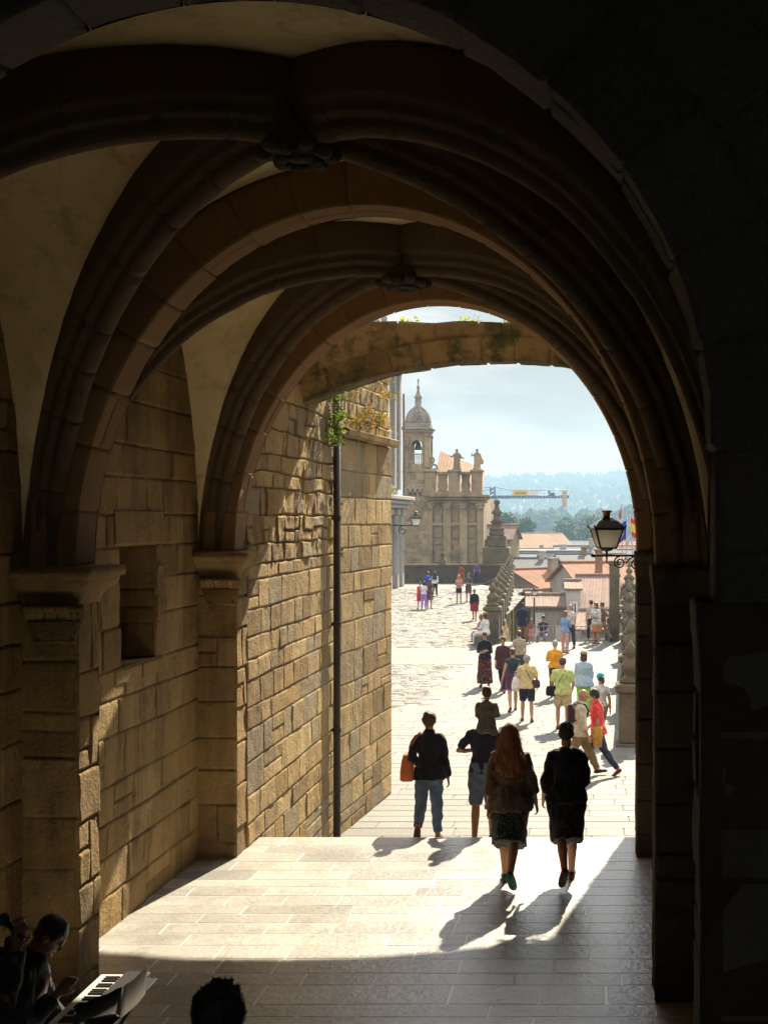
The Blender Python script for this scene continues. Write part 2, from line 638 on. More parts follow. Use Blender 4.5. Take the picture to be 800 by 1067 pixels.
            if kind == 'bun':
                h.ell(hp((0, -0.105, 0.135)), (0.05, 0.042, 0.048), 10, 8, hy_m)
                rr = random.Random(5)
                for _ in range(20):
                    a = rr.uniform(0, 2 * PI)
                    h.tube([hp((0.03 * math.cos(a), -0.12, 0.135 + 0.03 * math.sin(a))), hp((0.07 * math.cos(a + .5), -0.125, 0.135 + 0.065 * math.sin(a + .5)))], [0.01, 0.003], seg=5)
            elif kind == 'pony':
                h.tube([hp((0, -0.095, 0.14)), hp((0, -0.14, 0.12)), hp((0, -0.15, 0.03)), hp((0, -0.135, -0.06))], [0.025, 0.035, 0.034, 0.01], seg=8)
        hm = voxel(h, (0.008, 0.0105, 0.013)[q] / s, 2, 0.4, 'hair')
        folds(hm, .007, px)
        link('hair', hm, HM[hc], root)
        if q == 0:      # loose strands that break up the outline
            rr = random.Random(int(px * 5) + 1)
            hm.update()
            nv = len(hm.vertices)
            sm = MB()
            lg = {'long': (.05, .16), 'buzz': (.004, .009), 'quiff': (.008, .022)}.get(kind, (.012, .035))
            dn = {'long': -.9, 'quiff': .35, 'buzz': 0}.get(kind, -.35)
            for _ in range({'long': 1500, 'quiff': 1500}.get(kind, 700)):
                v = hm.vertices[rr.randrange(nv)]
                n_ = v.normal
                d_ = (n_ * rr.uniform(.15, .7) + V(rr.uniform(-.4, .4), rr.uniform(-.4, .4), dn + rr.uniform(-.3, .3))).normalized()
                ln_ = rr.uniform(*lg)
                sd_ = d_.cross(V(rr.uniform(-1, 1), rr.uniform(-1, 1), rr.uniform(-1, 1)))
                if sd_.length < .05:
                    continue
                sd_ = sd_.normalized() * (.0012 if kind != 'quiff' else .0010)
                p0 = v.co - n_ * .004
                p1 = p0 + d_ * ln_ * .55
                p2 = p1 + (d_ + V(0, 0, -.35 if dn < 0 else .1)).normalized() * ln_ * .45
                sm.add([p0 - sd_, p0 + sd_, p1 + sd_ * .8, p1 - sd_ * .8, p2], [(0, 1, 2, 3), (3, 2, 4)])
            link('hair_strands', sm.mesh('strands', False, False), HM[hc], root)
    # ------ clothes

    def leg_at(k, t):
        hip, knee, ank, fd = legs[k]
        return hip.lerp(knee, t) if t <= 1 else knee.lerp(ank, t - 1)
    lr = [(0, 0.092), (0.4, 0.084), (1, 0.062), (1.3, 0.063), (1.7, 0.05), (2, 0.045)]

    def lrad(t):
        for (a, ra), (b, rb) in zip(lr, lr[1:]):
            if t <= b:
                return lerp(ra, rb, (t - a) / (b - a))
        return lr[-1][1]
    if bottom:
        kind = bottom['k']
        m = MB()
        e = bottom.get('e', 0.012)
        if kind in ('trousers', 'shorts'):
            zs_ = [0.82, 0.86, 0.91, 0.97, 1.03]
            m.tube([T(V(0, tor(z)[2], z)) for z in zs_], [(tor(z)[0] + e + .004, tor(z)[1] + e + .004) for z in zs_], seg=14)
            ln = bottom.get('len', 1.93 if kind == 'trousers' else 0.85)
            fl = bottom.get('flare', 0.0)
            for k in 'lr':
                ts = [t for t in (0.0, 0.3, 0.6, 0.9, 1.15, 1.4, 1.65, 1.85) if t < ln - 0.05] + [ln]
                m.tube([T(leg_at(k, t)) for t in ts], [lrad(t) * (wide if t < .7 else 1) + e + fl * t / ln for t in ts], seg=11)
            nm = kind
        else:
            hem = bottom.get('hem', 0.50)
            fl = bottom.get('flare', 0.04)
            wz = bottom.get('waist', 1.04)
            n = 9
            pts, rad = [], []
            for i in range(n + 1):
                z = lerp(wz, hem, i / n)
                t_ = i / n
                if z > 0.9:
                    rx, ry, yo = tor(z)
                    pts.append(T(up((0, yo, z)) if z > .95 else V(0, yo, z)))
                    rad.append((rx + e + .012 + fl * t_ * .5, ry + e + .012 + fl * t_ * .5))
                else:
                    xs, ys = [], []
                    for k in 'lr':
                        hip, knee, ank, fd = legs[k]
                        if z > knee.z:
                            t = (hip.z - z) / max(0.05, hip.z - knee.z)
                        else:
                            t = 1 + (knee.z - z) / max(0.05, knee.z - ank.z)
                        t = max(0, min(2, t))
                        p = leg_at(k, t)
                        r_ = lrad(t)
                        xs += [p.x - r_, p.x + r_]
                        ys += [p.y - r_, p.y + r_]
                    cx_, cy_ = (min(xs) + max(xs)) / 2, (min(ys) + max(ys)) / 2
                    hx, hy_ = (max(xs) - min(xs)) / 2, (max(ys) - min(ys)) / 2
                    pts.append(T(V(cx_ * .6, cy_, z)))
                    rad.append((max(hx * 1.04, tor(.93)[0] * .9) + e + fl * t_, max(hy_ * 1.22, tor(.93)[1] * .9) + e + fl * t_))
            m.tube(pts, rad, seg=18)
            nm = 'skirt' if kind == 'skirt' else 'dress_skirt'
        me = voxel(m, gv / s, 3, 0.5, nm)
        folds(me, (.009, .008, .004)[q], px)
        link(nm, me, bottom['m'], root)
    if top:
        m = MB()
        e = top.get('e', 0.014)
        hem = top.get('hem', 0.93)
        fl = top.get('flare', 0.01)
        zz = [hem] + [z for z in (0.91, 0.97, 1.03, 1.1, 1.2, 1.3, 1.37) if z > hem + 0.03] + [1.405, 1.44, 1.462]
        pts, rad = [], []
        for z in zz:
            rx, ry, yo = tor(max(z, 0.9))
            k_ = fl * max(0, (1.15 - z) / (1.15 - min(hem, 1.1))) if hem < 1.15 else 0
            pts.append(T(up((0, yo, z))))
            rad.append((rx + e + k_, ry + e + k_))
        m.tube(pts, rad, seg=16)
        sl = top.get('sl', 0.6)
        se = top.get('se', e * 0.9)
        for k, (S, E, W, fo, sd) in arms.items():
            if sl <= 0:
                continue
            ins = V(-sd * 0.065, 0, 0.014)

            def ap(t):
                return S.lerp(E, t) if t <= 1 else E.lerp(W, t - 1)

            def ar(t):
                return lerp(0.049, 0.039, t) if t <= 1 else lerp(0.039, 0.028, t - 1)
            ts = [t for t in (0.0, 0.25, 0.5, 0.75, 1.0, 1.3, 1.6) if t < sl - 0.04] + [sl]
            m.tube([T(S + ins)] + [T(ap(t)) for t in ts], [0.044 + se] + [ar(t) + se + top.get('sf', 0.0) * t / sl for t in ts], seg=10, xref=(0, 1, 0))
        if top.get('collar'):
            m.tube([T(up((0, -0.005, 1.44))), T(up((0, 0.0, 1.50)))], [(0.078, 0.074), (0.066, 0.068)], seg=12)
        if top.get('hood'):
            m.ell(T(up((0, -0.09, 1.42))), (0.12, 0.06, 0.075), 12, 8)
        me = voxel(m, gv / s, 3, 0.5, 'top')
        folds(me, (.010, .009, .004)[q], px + 7)
        link(top.get('n', 'shirt'), me, top['m'], root)
    # shoes
    if shoe:
        for k, (hip, knee, ank, fd) in legs.items():
            m = MB()
            hi = 0.02 if len(shoe) > 3 else 0.0
            m.tube([T(ank - fd * 0.075 + V(0, 0, -0.045)), T(ank - fd * 0.05 + V(0, 0, -0.035)), T(ank + V(0, 0, -0.03 + hi)), T(ank + fd * 0.09 + V(0, 0, -0.045)), T(ank + fd * 0.165 + V(0, 0, -0.055)), T(ank + fd * 0.2 + V(0, 0, -0.06))],
                   [(0.022, 0.024), (0.038, 0.04), (0.044, 0.048), (0.05, 0.034), (0.045, 0.026), (0.022, 0.014)], seg=10)
            me = voxel(m, 0.011 / s, 2, 0.5, 'shoe')
            link('shoe', me, cloth(shoe[:3]), root)
    # hats
    if hat:
        m = MB()
        if hat[0] == 'straw':
            c = hp((0, -0.01, 0.175))
            m.lathe(c, [(0.172, -0.004), (0.175, 0.002), (0.1, 0.010), (0.098, 0.06), (0.085, 0.085), (0.02, 0.092)], 18, hy_m)
            link('hat', m.mesh('hat', True), cloth(hat[1], 'stripe', tuple(c_ * .8 for c_ in hat[1]), 60), root)
            m = MB()
            m.lathe(c, [(0.1012, 0.012), (0.1012, 0.034)], 18, hy_m)
            link('hat_band', m.mesh('hat_band', True), cloth((0.03, 0.03, 0.03)), root)
        else:
            m.ell(hp((0, -0.008, 0.152)), (0.097, 0.108, 0.095), 14, 10, hy_m)
            m.ell(hp((0, 0.125, 0.145)), (0.07, 0.065, 0.010), 12, 6, hy_m)
            link('cap', voxel(m, 0.011, 2, 0.5, 'cap'), cloth(hat[1]), root)
    Mw = Matrix.Translation(root.location) @ Matrix.Rotation(R(face), 4, 'Z') @ Matrix.Scale(s, 4)
    info = dict(root=root, M=Mw, off=off, arms=arms, T=T, up=up, s=s, tor=tor, hp=hp, neck=neck)
    return info


def Wp(P, p):
    """person-local point (before ground shift) to the world"""
    return P['M'] @ P['T'](P['up'](p))


def folds(me, amp, sd=0.0):
    """soft creases in a garment"""
    n = len(me.vertices)
    co = np.empty(n * 3, np.float32)
    no = np.empty(n * 3, np.float32)
    me.update()
    me.vertices.foreach_get('co', co)
    me.vertex_normals.foreach_get('vector', no)
    co = co.reshape(-1, 3)
    no = no.reshape(-1, 3)
    x, y, z = co[:, 0], co[:, 1], co[:, 2]
    sn = np.sin
    w_ = sn(x * 31 + z * 9 + 3 * sn(z * 7 + sd)) * sn(y * 27 + sd + 2 * sn(z * 11)) + .7 * sn(z * 38 + 4 * sn(x * 9 + sd) + 3 * sn(y * 8)) * sn(x * 17 + y * 13 + sd) + .4 * sn(x * 63 + sd) * sn(z * 29 + 2 * sn(y * 21))
    co += no * (amp * .75 * w_)[:, None]
    me.vertices.foreach_set('co', co.ravel())
    me.update()


def strap_loop(P, sd, parent, mat, hipz=0.98):
    """cross-body strap: from shoulder (side sd) to the opposite hip"""
    m = MB()
    a = V(sd * 0.10, 0, 1.455)
    b = V(-sd * 0.175, 0, hipz)
    c = (a + b) / 2
    A = (a - b) / 2
    pts = []
    for i in range(25):
        f = 2 * PI * i / 24
        p = c + A * math.cos(f)
        rx, ry, yo = P['tor'](p.z)
        xx = min(1, abs(p.x) / (rx + .03))
        p = p + V(0, math.sin(f) * ((ry + 0.034) * math.sqrt(max(0.25, 1 - xx * xx * .8))), 0)
        pts.append(Wp(P, p))
    m.tube(pts, [(0.006, 0.018)] * len(pts), xref=(0, 0, 1), seg=6, cap=False)
    link('strap', m.mesh('strap', True), mat, parent)


def pouch(P, label, centre, size, mat, sd=None, name='bag', cat='bag', hipz=0.98, group=None):
    c = Wp(P, centre)
    t = thing(name, label, cat, c, group)
    m = MB()
    ang = P['root'].rotation_euler.z
    Mr = Matrix.Translation(c) @ Matrix.Rotation(ang, 4, 'Z')
    a, b, d = size
    rows = []
    for z, k in ((-1, .75), (-.9, .95), (-.4, 1.05), (.3, 1.0), (.85, .88), (1, .7)):
        rows.append([Mr @ V(a * k * math.copysign(abs(math.cos(f)) ** .6, math.cos(f)), b * k * math.copysign(abs(math.sin(f)) ** .6, math.sin(f)), d * z) for f in [2 * PI * i / 16 for i in range(16)]])
    m.grid(rows, close=True)
    m.f.append(tuple(reversed(range(16))))
    m.f.append(tuple(range(80, 96)))
    m.m += [0, 0]
    link('pouch', m.mesh('pouch', True), mat, t)
    if sd:
        strap_loop(P, sd, t, mat, hipz)
    return t, Mr
# ------------------------------------------------------------ the people in the photo
def C(c, p=None, c2=None, sc_=40):
    return cloth(c, p, c2, sc_)


BLK = (0.012, 0.012, 0.016)
NAVY = (0.018, 0.022, 0.05)
DENIM = (0.13, 0.19, 0.30)
WHITE = (0.72, 0.7, 0.66)


def build_people():
    # --- nearest four
    P = person('woman with short dark hair in black jacket and jeans, orange bag on her shoulder', 447, 16.85, 1.66, 2,
               dict(l=(-24, 40, 2), r=(12, 3, 2), la=(-34, 14, 92, 35), ra=(4, 10, 12, 10)), 'f', 'tan', ('short', 'brown'),
               dict(m=C(BLK), n='jacket', sl=1.9, hem=0.86, e=0.024, flare=0.03, collar=True), dict(k='trousers', m=C(DENIM), len=1.86), (0.25, 0.1, 0.05), q=0, z0=gz(16.85))
    c = Wp(P, (-0.27, -0.05, 1.03))
    t = thing('shoulder_bag', 'orange leather tote hanging from the shoulder of the black jacket', 'bag', c)
    m = MB()
    Mr = Matrix.Translation(c)
    rows = [[Mr @ V(a * math.copysign(abs(math.cos(f)) ** .55, math.cos(f)), b * math.copysign(abs(math.sin(f)) ** .55, math.sin(f)), z) for f in [2 * PI * i / 16 for i in range(16)]]
            for a, b, z in ((.075, .14, -.17), (.09, .16, -.155), (.088, .155, -.05), (.07, .14, .08), (.05, .12, .15), (.035, .11, .155))]
    m.grid(rows, close=True)
    m.f += [tuple(reversed(range(16))), tuple(range(80, 96))]
    m.m += [0, 0]
    org = plain_mat('orange_leather', (0.5, 0.13, 0.035), 0.45, 0.15, 12, 0.15, 200)
    link('pouch', m.mesh('p', True), org, t)
    for dy in (-0.07, 0.07):
        m = MB()
        pts = [c + V(0.01, dy, 0.14), c + V(0.04, dy * .8, 0.26), c + V(0.13, dy * .5, 0.40), c + V(0.155, dy * .3, 0.425)]
        m.tube(pts, [(0.006, 0.011)] * 4, xref=(0, 1, 0), seg=6)
        link('strap', m.mesh('s', True), org, t)

    P = person('man in navy T-shirt and denim shorts carrying a child on his shoulders', 504, 16.95, 1.70, 0,
               dict(l=(-10, 14, 1), r=(8, 4, 1), la=(20, 34, 120, 70), ra=(30, 16, 110, 40)), 'm', 'tan', ('short', 'brown'),
               dict(m=C((0.02, 0.022, 0.04)), n='t_shirt', sl=0.75, hem=0.88, e=0.02), dict(k='shorts', m=C((0.12, 0.16, 0.23)), len=0.97, e=0.026), (0.06, 0.05, 0.045), q=0, z0=gz(16.95))
    CH = person('child with short blond hair riding on the shoulders of a man', 507, 16.83, 1.02, 0, dict(l=(55, 70, 16), r=(55, 70, 16), la=(40, 8, 60, 30), ra=(40, 8, 60, 30), sit=1), 'm', 'fair', ('buzz', 'brown'),
                dict(m=C((0.115, 0.10, 0.085)), n='hooded_top', sl=1.9, hem=0.86, e=0.03, flare=0.035, hood=True), dict(k='trousers', m=C((0.06, 0.06, 0.07)), len=1.8), (0.06, 0.05, 0.05), q=0, z0=gz(16.95), head=1.25)
    CH['root'].location.z = gz(16.95) + 1.385 - (0.78 + CH['off'].z) * CH['s']

    person('long haired woman in brown shawl and dark leaf print skirt, green shoes', 531, 13.85, 1.66, -3,
           dict(l=(13, 3, -1), r=(-19, 34, -2), la=(-12, 8, 12, 10), ra=(6, 15, 14, 20)), 'f', 'tan', ('long', 'auburn'),
           dict(m=C((0.10, 0.066, 0.046), 'speckle', (0.16, 0.115, 0.085), 30), n='shawl', sl=1.45, hem=0.82, e=0.03, flare=0.065, se=0.024, sf=0.01), dict(k='skirt', m=C((0.012, 0.016, 0.013), 'speckle', (0.16, 0.18, 0.13), 46), hem=0.45, flare=-0.02, e=0.05, waist=0.93),
           (0.03, 0.13, 0.09), q=0, wide=1.0)
    P = person('woman with dark hair pinned up, black top and dark patterned knee length skirt', 590, 13.95, 1.665, 6,
               dict(l=(-19, 36, -2), r=(13, 3, -1), la=(-4, 13, 40, 10), ra=(8, 12, 62, 60)), 'f', 'tan', ('bun', 'black'),
               dict(m=C((0.012, 0.011, 0.014)), n='blouse', sl=1.45, hem=0.88, e=0.032, flare=0.03, se=0.022), dict(k='skirt', m=C((0.014, 0.011, 0.013), 'speckle', (0.06, 0.035, 0.04), 22), hem=0.46, flare=-0.03, e=0.05, waist=0.94),
               (0.07, 0.045, 0.03), q=0)
    # --- pair at the right
    Y = 26.2
    P = person('bald man in cream shirt and khaki trousers striding in front of the red polo', 603, Y, 1.76, -82,
               dict(l=(30, 6, 2), r=(-20, 20, 2), la=(-20, 8, 14, 20), ra=(10, 8, 15, 10)), 'm', 'tan', ('bald', 'grey'),
               dict(m=C((0.62, 0.55, 0.42)), n='shirt', sl=1.5, hem=0.84, e=0.03, flare=0.03, collar=True), dict(k='trousers', m=C((0.26, 0.17, 0.08)), e=0.018), (0.06, 0.03, 0.02), q=0, hd=10, lean=5)
    bp = C((0.05, 0.025, 0.025))
    t, Mr = pouch(P, 'small dark backpack on the back of the bald man', (0, -0.19, 1.25), (0.12, 0.065, 0.18), bp, None, 'backpack', 'backpack')
    for sd in (-1, 1):
        m = MB()
        pts = [Wp(P, p) for p in ((sd * .09, -.15, 1.4), (sd * .1, -.08, 1.475), (sd * .105, .06, 1.45), (sd * .12, .14, 1.33), (sd * .15, .08, 1.18), (sd * .12, -.13, 1.13))]
        m.tube(pts, [(0.018, 0.006)] * 6, xref=(1, 0, 0), seg=6)
        link('strap', m.mesh('s', True), bp, t)
    P = person('man in coral red polo and dark jeans with a mustard jumper over his arm', 623, Y + 0.2, 1.74, 84,
               dict(r=(26, 5, 2), l=(-22, 16, 2), la=(-4, 8, 34, 20), ra=(6, 12, 62, 40)), 'm', 'tan', ('short', 'black'),
               dict(m=C((0.72, 0.06, 0.06)), n='polo_shirt', sl=0.7, hem=0.84, e=0.022, flare=0.02, collar=True), dict(k='trousers', m=C((0.035, 0.045, 0.085))), (0.12, 0.05, 0.03), q=0, hd=14, lean=4)
    a = P['arms']['la']
    c = P['M'] @ P['T'](a[1].lerp(a[2], 0.6)) + V(.06, 0, 0)
    m = MB()
    for i, (dx, dr, dz) in enumerate(((0, -.05, .0), (.05, -.06, -.03), (-.05, -.055, -.05))):
        pts = [c + V(dx, -.10, -.28 + dz), c + V(dx, -.13, -.12), c + V(dx, -.08, .03), c + V(dx, 0.0, .065), c + V(dx, .07, .02), c + V(dx, .10, -.12), c + V(dx, .09, -.24 + dz)]
        m.tube(pts, [(.03, .02), (.055, .03), (.05, .03), (.05, .03), (.05, .03), (.055, .03), (.03, .02)], seg=8)
    tag(link('jumper', voxel(m, 0.013, 4), C((0.55, 0.3, 0.05))), 'mustard yellow jumper hanging folded over the forearm of the red polo', 'jumper')
    # --- middle distance, walking away
    Y = groundY(752)
    P = person('grey haired man in yellow short sleeved shirt and navy shorts, satchel across his back', 549, Y, 1.69, 5, dict(l=(10, 4, 2), r=(-8, 12, 2), la=(8, 10, 20, 20), ra=(-5, 14, 35, 20)), 'm', 'tan', ('short', 'grey'),
               dict(m=C((0.55, 0.41, 0.17), 'stripe', (0.62, 0.5, 0.26), 55), n='shirt', sl=0.8, hem=0.86, e=0.03, flare=0.02, collar=True), dict(k='shorts', m=C(NAVY), len=0.85, e=0.025), (0.1, 0.07, 0.05), wide=1.06, q=1)
    pouch(P, 'brown satchel on a strap across the yellow shirt', (0.21, -0.08, 0.98), (0.12, 0.05, 0.10), C((0.07, 0.035, 0.04)), -1, 'satchel')
    c = Wp(P, (-0.26, 0.06, 0.98))
    t = thing('carrier_bag', 'white cloth carrier bag in the left hand of the yellow shirt man', 'bag', c)
    m = MB()
    rows = [[c + V(a * math.cos(f), b * math.sin(f), z) for f in [2 * PI * i / 14 for i in range(14)]] for a, b, z in ((.08, .05, -.2), (.13, .09, -.19), (.14, .1, -.05), (.11, .08, .1), (.08, .04, .17))]
    m.grid(rows, close=True)
    m.f += [tuple(reversed(range(14))), tuple(range(56, 70))]
    m.m += [0, 0]
    link('pouch', m.mesh('p', True), C(WHITE), t)
    m = MB()
    m.tube([c + V(-.06, 0, .16), c + V(-.04, 0, .3), c + V(.02, 0, .34), c + V(.05, 0, .3), c + V(.06, 0, .16)], [.01] * 5, xref=(0, 1, 0), seg=6)
    link('strap', m.mesh('s', True), C(WHITE), t)
    Y = groundY(741)
    person('woman in dark navy top and short plum skirt walking away', 534, Y, 1.70, 10, dict(l=(-14, 20, 2), r=(14, 4, 2), la=(-12, 16, 10, 10), ra=(10, 8, 25, 20)), 'f', 'tan', ('updo', 'brown'),
           dict(m=C((0.03, 0.04, 0.055)), n='top', sl=0.25, hem=0.95), dict(k='skirt', m=C((0.1, 0.03, 0.07)), hem=0.62, flare=0.02), (0.2, 0.09, 0.05), q=1)
    Y = groundY(716)
    person('woman facing us in black cardigan over a long rust patterned dress', 505, Y, 1.72, 178, STANDC, 'f', 'tan', ('updo', 'brown'),
           dict(m=C(BLK), n='cardigan', sl=1.8, hem=0.86, e=0.022), dict(k='dress', m=C((0.06, 0.018, 0.015), 'speckle', (0.4, 0.12, 0.08), 14), hem=0.12, flare=0.07), (0.05, 0.03, 0.02), hd=25, q=1)
    Y = groundY(721)
    person('woman in long plum tunic and dark trousers walking towards us', 524, Y, 1.70, 172, WALK, 'f', 'tan', ('short', 'brown'),
           dict(m=C((0.075, 0.022, 0.03)), n='tunic', sl=1.4, hem=0.72, e=0.025, flare=0.04), dict(k='trousers', m=C((0.03, 0.012, 0.03))), (0.1, 0.04, 0.03), q=1)
    Y = groundY(712)
    person('man in beige shirt half hidden behind the navy top', 541, Y, 1.66, 20, STAND, 'm', 'fair', ('short', 'brown'),
           dict(m=C((0.4, 0.33, 0.22)), n='shirt', sl=0.7), dict(k='trousers', m=C((0.08, 0.07, 0.07))), q=1)
    Y = groundY(727)
    P = person('grey haired woman in bright orange T-shirt seen from behind', 578, Y, 1.66, -5, dict(l=(8, 3, 2), r=(-6, 10, 2), la=(15, 18, 95, 40), ra=(10, 14, 60, 40)), 'f', 'fair', ('short', 'grey'),
               dict(m=C((0.8, 0.33, 0.02)), n='t_shirt', sl=0.8, hem=0.9, e=0.022), dict(k='trousers', m=C((0.05, 0.045, 0.07))), q=1, wide=1.08)
    Y = groundY(760)
    P = person('man in lime green shirt and beige shorts with a black shoulder bag', 586, Y, 1.73, -3, dict(l=(5, 3, 2), r=(-4, 6, 2), la=(5, 14, 30, 30), ra=(5, 12, 40, 30)), 'm', 'tan', ('short', 'brown'),
               dict(m=C((0.52, 0.58, 0.2)), n='shirt', sl=0.8, hem=0.84, e=0.034, flare=0.02), dict(k='shorts', m=C((0.52, 0.4, 0.23)), len=0.82, e=0.03), (0.1, 0.07, 0.05), wide=1.12, q=1)
    pouch(P, 'black shoulder bag on the left hip of the lime green shirt', (-0.25, -0.06, 0.93), (0.15, 0.06, 0.12), C(BLK), 1, 'shoulder_bag')
    Y = groundY(746)
    person('person in straw hat and loose pale blue shirt over light green trousers', 608, Y, 1.66, -10, STAND, 'f', 'fair', ('bob', 'brown'),
           dict(m=C((0.30, 0.41, 0.5), 'stripe', (0.42, 0.52, 0.6), 45), n='shirt', sl=1.2, hem=0.80, e=0.05, flare=0.06, se=0.03), dict(k='trousers', m=C((0.3, 0.6, 0.12))), (0.4, 0.35, 0.3), hat=('straw', (0.72, 0.58, 0.35)), wide=1.1, q=1)
    Y = groundY(775)
    P = person('woman in turquoise cap and white T-shirt with a red rucksack strap', 626, Y, 1.62, 25, WALK2, 'f', 'tan', ('pony', 'brown'),
               dict(m=C(WHITE), n='t_shirt', sl=0.6), dict(k='trousers', m=C((0.35, 0.32, 0.28)), len=1.6), (0.5, 0.5, 0.5), hat=('cap', (0.02, 0.45, 0.55)), q=1)
    # --- far left group by the palace
    g = 'sightseers on the far terrace'
    Y = groundY(634.5)

    def hgt(fy, hy, Y):
        return (fy - hy) * Y / F
    person('small girl in red dress holding hands at the far left', 437.6, Y, 1.56, 20, STAND, 'f', 'fair', ('updo', 'brown'), dict(m=C((0.5, 0.03, 0.06)), n='top', sl=0.3), dict(k='dress', m=C((0.5, 0.03, 0.06)), hem=0.5), (0.3, 0.1, 0.08), group=g, q=2)
    person('girl in lilac leggings and white top between red and brown dresses', 441.5, Y - .3, 1.6, 0, STANDC, 'f', 'fair', ('bob', 'black'), dict(m=C(WHITE), n='top', sl=0.6), dict(k='trousers', m=C((0.36, 0.22, 0.62))), (0.5, 0.4, 0.4), group=g, q=2)
    person('woman in short brown flowered dress in the far left trio', 447.3, Y, 1.72, -8, STAND, 'f', 'tan', ('long', 'brown'), dict(m=C((0.14, 0.05, 0.06)), n='top', sl=0.5), dict(k='dress', m=C((0.14, 0.05, 0.06), 'speckle', (0.4, 0.2, 0.2), 10), hem=0.52, flare=0.05), (0.3, 0.15, 0.1), group=g, q=2)
    Y = groundY(624)
    person('man in royal blue T-shirt walking away beside white blouse', 445.6, Y, 1.78, 5, WALK, 'm', 'tan', ('short', 'black'), dict(m=C((0.02, 0.05, 0.42)), n='t_shirt', sl=0.7), dict(k='trousers', m=C((0.05, 0.05, 0.08))), group=g, q=2)
    person('dark long haired woman in white blouse and black trousers on the terrace', 453, groundY(622), 1.70, 0, WALK2, 'f', 'tan', ('long', 'black'), dict(m=C(WHITE), n='blouse', sl=1.3, e=0.025), dict(k='trousers', m=C(BLK)), (0.6, 0.55, 0.5), group=g, q=2)
    Y = groundY(629)
    person('blond woman in pink vest top and black shorts on the terrace', 478, Y, 1.76, 178, STANDC, 'f', 'tan', ('long', 'blond'), dict(m=C((0.6, 0.25, 0.24)), n='vest', sl=0.2), dict(k='shorts', m=C(BLK), len=0.6), (0.1, 0.05, 0.05), group=g, q=2)
    person('man in dark grey shirt and shorts beside pink vest top', 488, groundY(627.5), 1.80, 165, STANDC, 'm', 'tan', ('short', 'brown'), dict(m=C((0.07, 0.06, 0.075)), n='shirt', sl=0.7), dict(k='shorts', m=C((0.1, 0.07, 0.09)), len=0.9, e=0.02), group=g, q=2)
    person('person in rust red clothes standing at the far parapet', 480.5, 103, 1.75, 0, STAND, 'f', 'tan', ('updo', 'black'), dict(m=C((0.3, 0.06, 0.03)), n='top', sl=1.0, hem=.85), dict(k='dress', m=C((0.3, 0.06, 0.03)), hem=0.3), group=g, q=2)
    person('man in violet shirt and navy trousers near the far parapet', 496.8, groundY(607.6) - 2, 1.82, 175, STAND, 'm', 'tan', ('short', 'black'), dict(m=C((0.12, 0.08, 0.3)), n='shirt', sl=0.7), dict(k='trousers', m=C((0.025, 0.03, 0.06))), group=g, q=2)
    person('woman in black jacket and red knee skirt walking to us', 494.2, groundY(646.5), 1.66, 178, WALK, 'f', 'tan', ('updo', 'auburn'), dict(m=C(BLK), n='jacket', sl=1.9, hem=0.84, e=0.022), dict(k='skirt', m=C((0.32, 0.015, 0.02)), hem=0.52, flare=0.05), (0.06, 0.03, 0.02), group=g, q=2)
    # seated on the stone seat by the first post
    Y = 55.2
    person('woman in long white clothes and hat sitting against the first balustrade post', 506, Y, 1.72, 62, dict(SIT, sit=1, seat=0.42), 'f', 'tan', ('bob', 'brown'),
           dict(m=C(WHITE), n='blouse', sl=1.4, e=0.03), dict(k='trousers', m=C(WHITE), e=0.035, flare=0.02), (0.2, 0.12, 0.1), hat=('straw', (0.6, 0.3, 0.2)), q=2, z0=-5.25)
    person('girl in pink sitting behind the woman in white', 501.5, Y + .7, 1.5, 70, dict(SIT, sit=1, seat=0.42), 'f', 'tan', ('bob', 'auburn'),
           dict(m=C((0.6, 0.3, 0.38)), n='top', sl=0.6), dict(k='trousers', m=C((0.5, 0.33, 0.5)), len=1.5), (0.3, 0.15, 0.15), q=2, z0=-5.25)
    person('person in black and white sitting on the far parapet ledge', 522, 105.5, 1.72, 150, dict(SIT, sit=1, seat=0.5), 'm', 'tan', ('short', 'black'), dict(m=C((0.03, 0.03, 0.04)), n='shirt', sl=1.0), dict(k='trousers', m=C((0.4, 0.4, 0.42))), group=g, q=2, z0=-5.25)
    # --- right side, by the railing at the head of the steps
    g = 'people at the head of the descending steps'
    person('man in long navy shirt leaning by the balustrade, khaki trousers', 544, groundY(670), 1.70, -12, dict(l=(-22, 8, 4), r=(14, 4, 4), la=(10, 8, 60, 40), ra=(10, 12, 70, 30)), 'm', 'deep', ('buzz', 'black'), dict(m=C((0.014, 0.018, 0.04)), n='shirt', sl=0.9, hem=0.72, e=0.03, flare=0.03), dict(k='trousers', m=C((0.3, 0.17, 0.08)), e=0.025), group=g, q=1, lean=5)
    person('little girl in pink dress with long auburn hair', 553.3, groundY(670), 0.98, 5, STAND, 'f', 'fair', ('long', 'auburn'), dict(m=C((0.55, 0.2, 0.2)), n='top', sl=0.5), dict(k='dress', m=C((0.58, 0.22, 0.24)), hem=0.45, flare=0.07), group=g, q=1, head=1.2)
    person('man in dark plum T-shirt sitting on the top step', 566, 58.0, 1.74, 170, dict(SIT, sit=1, seat=0.4), 'm', 'tan', ('short', 'black'), dict(m=C((0.05, 0.03, 0.06)), n='t_shirt', sl=0.7), dict(k='trousers', m=C((0.14, 0.18, 0.24))), group=g, q=2, z0=-5.55)
    person('woman with auburn hair in light denim jacket and pink trousers', 588.5, groundY(681), 1.64, -30, STANDC, 'f', 'fair', ('bob', 'auburn'), dict(m=C((0.2, 0.33, 0.5)), n='jacket', sl=1.7, hem=0.86), dict(k='trousers', m=C((0.6, 0.32, 0.26))), (0.3, 0.12, 0.08), group=g, q=1)
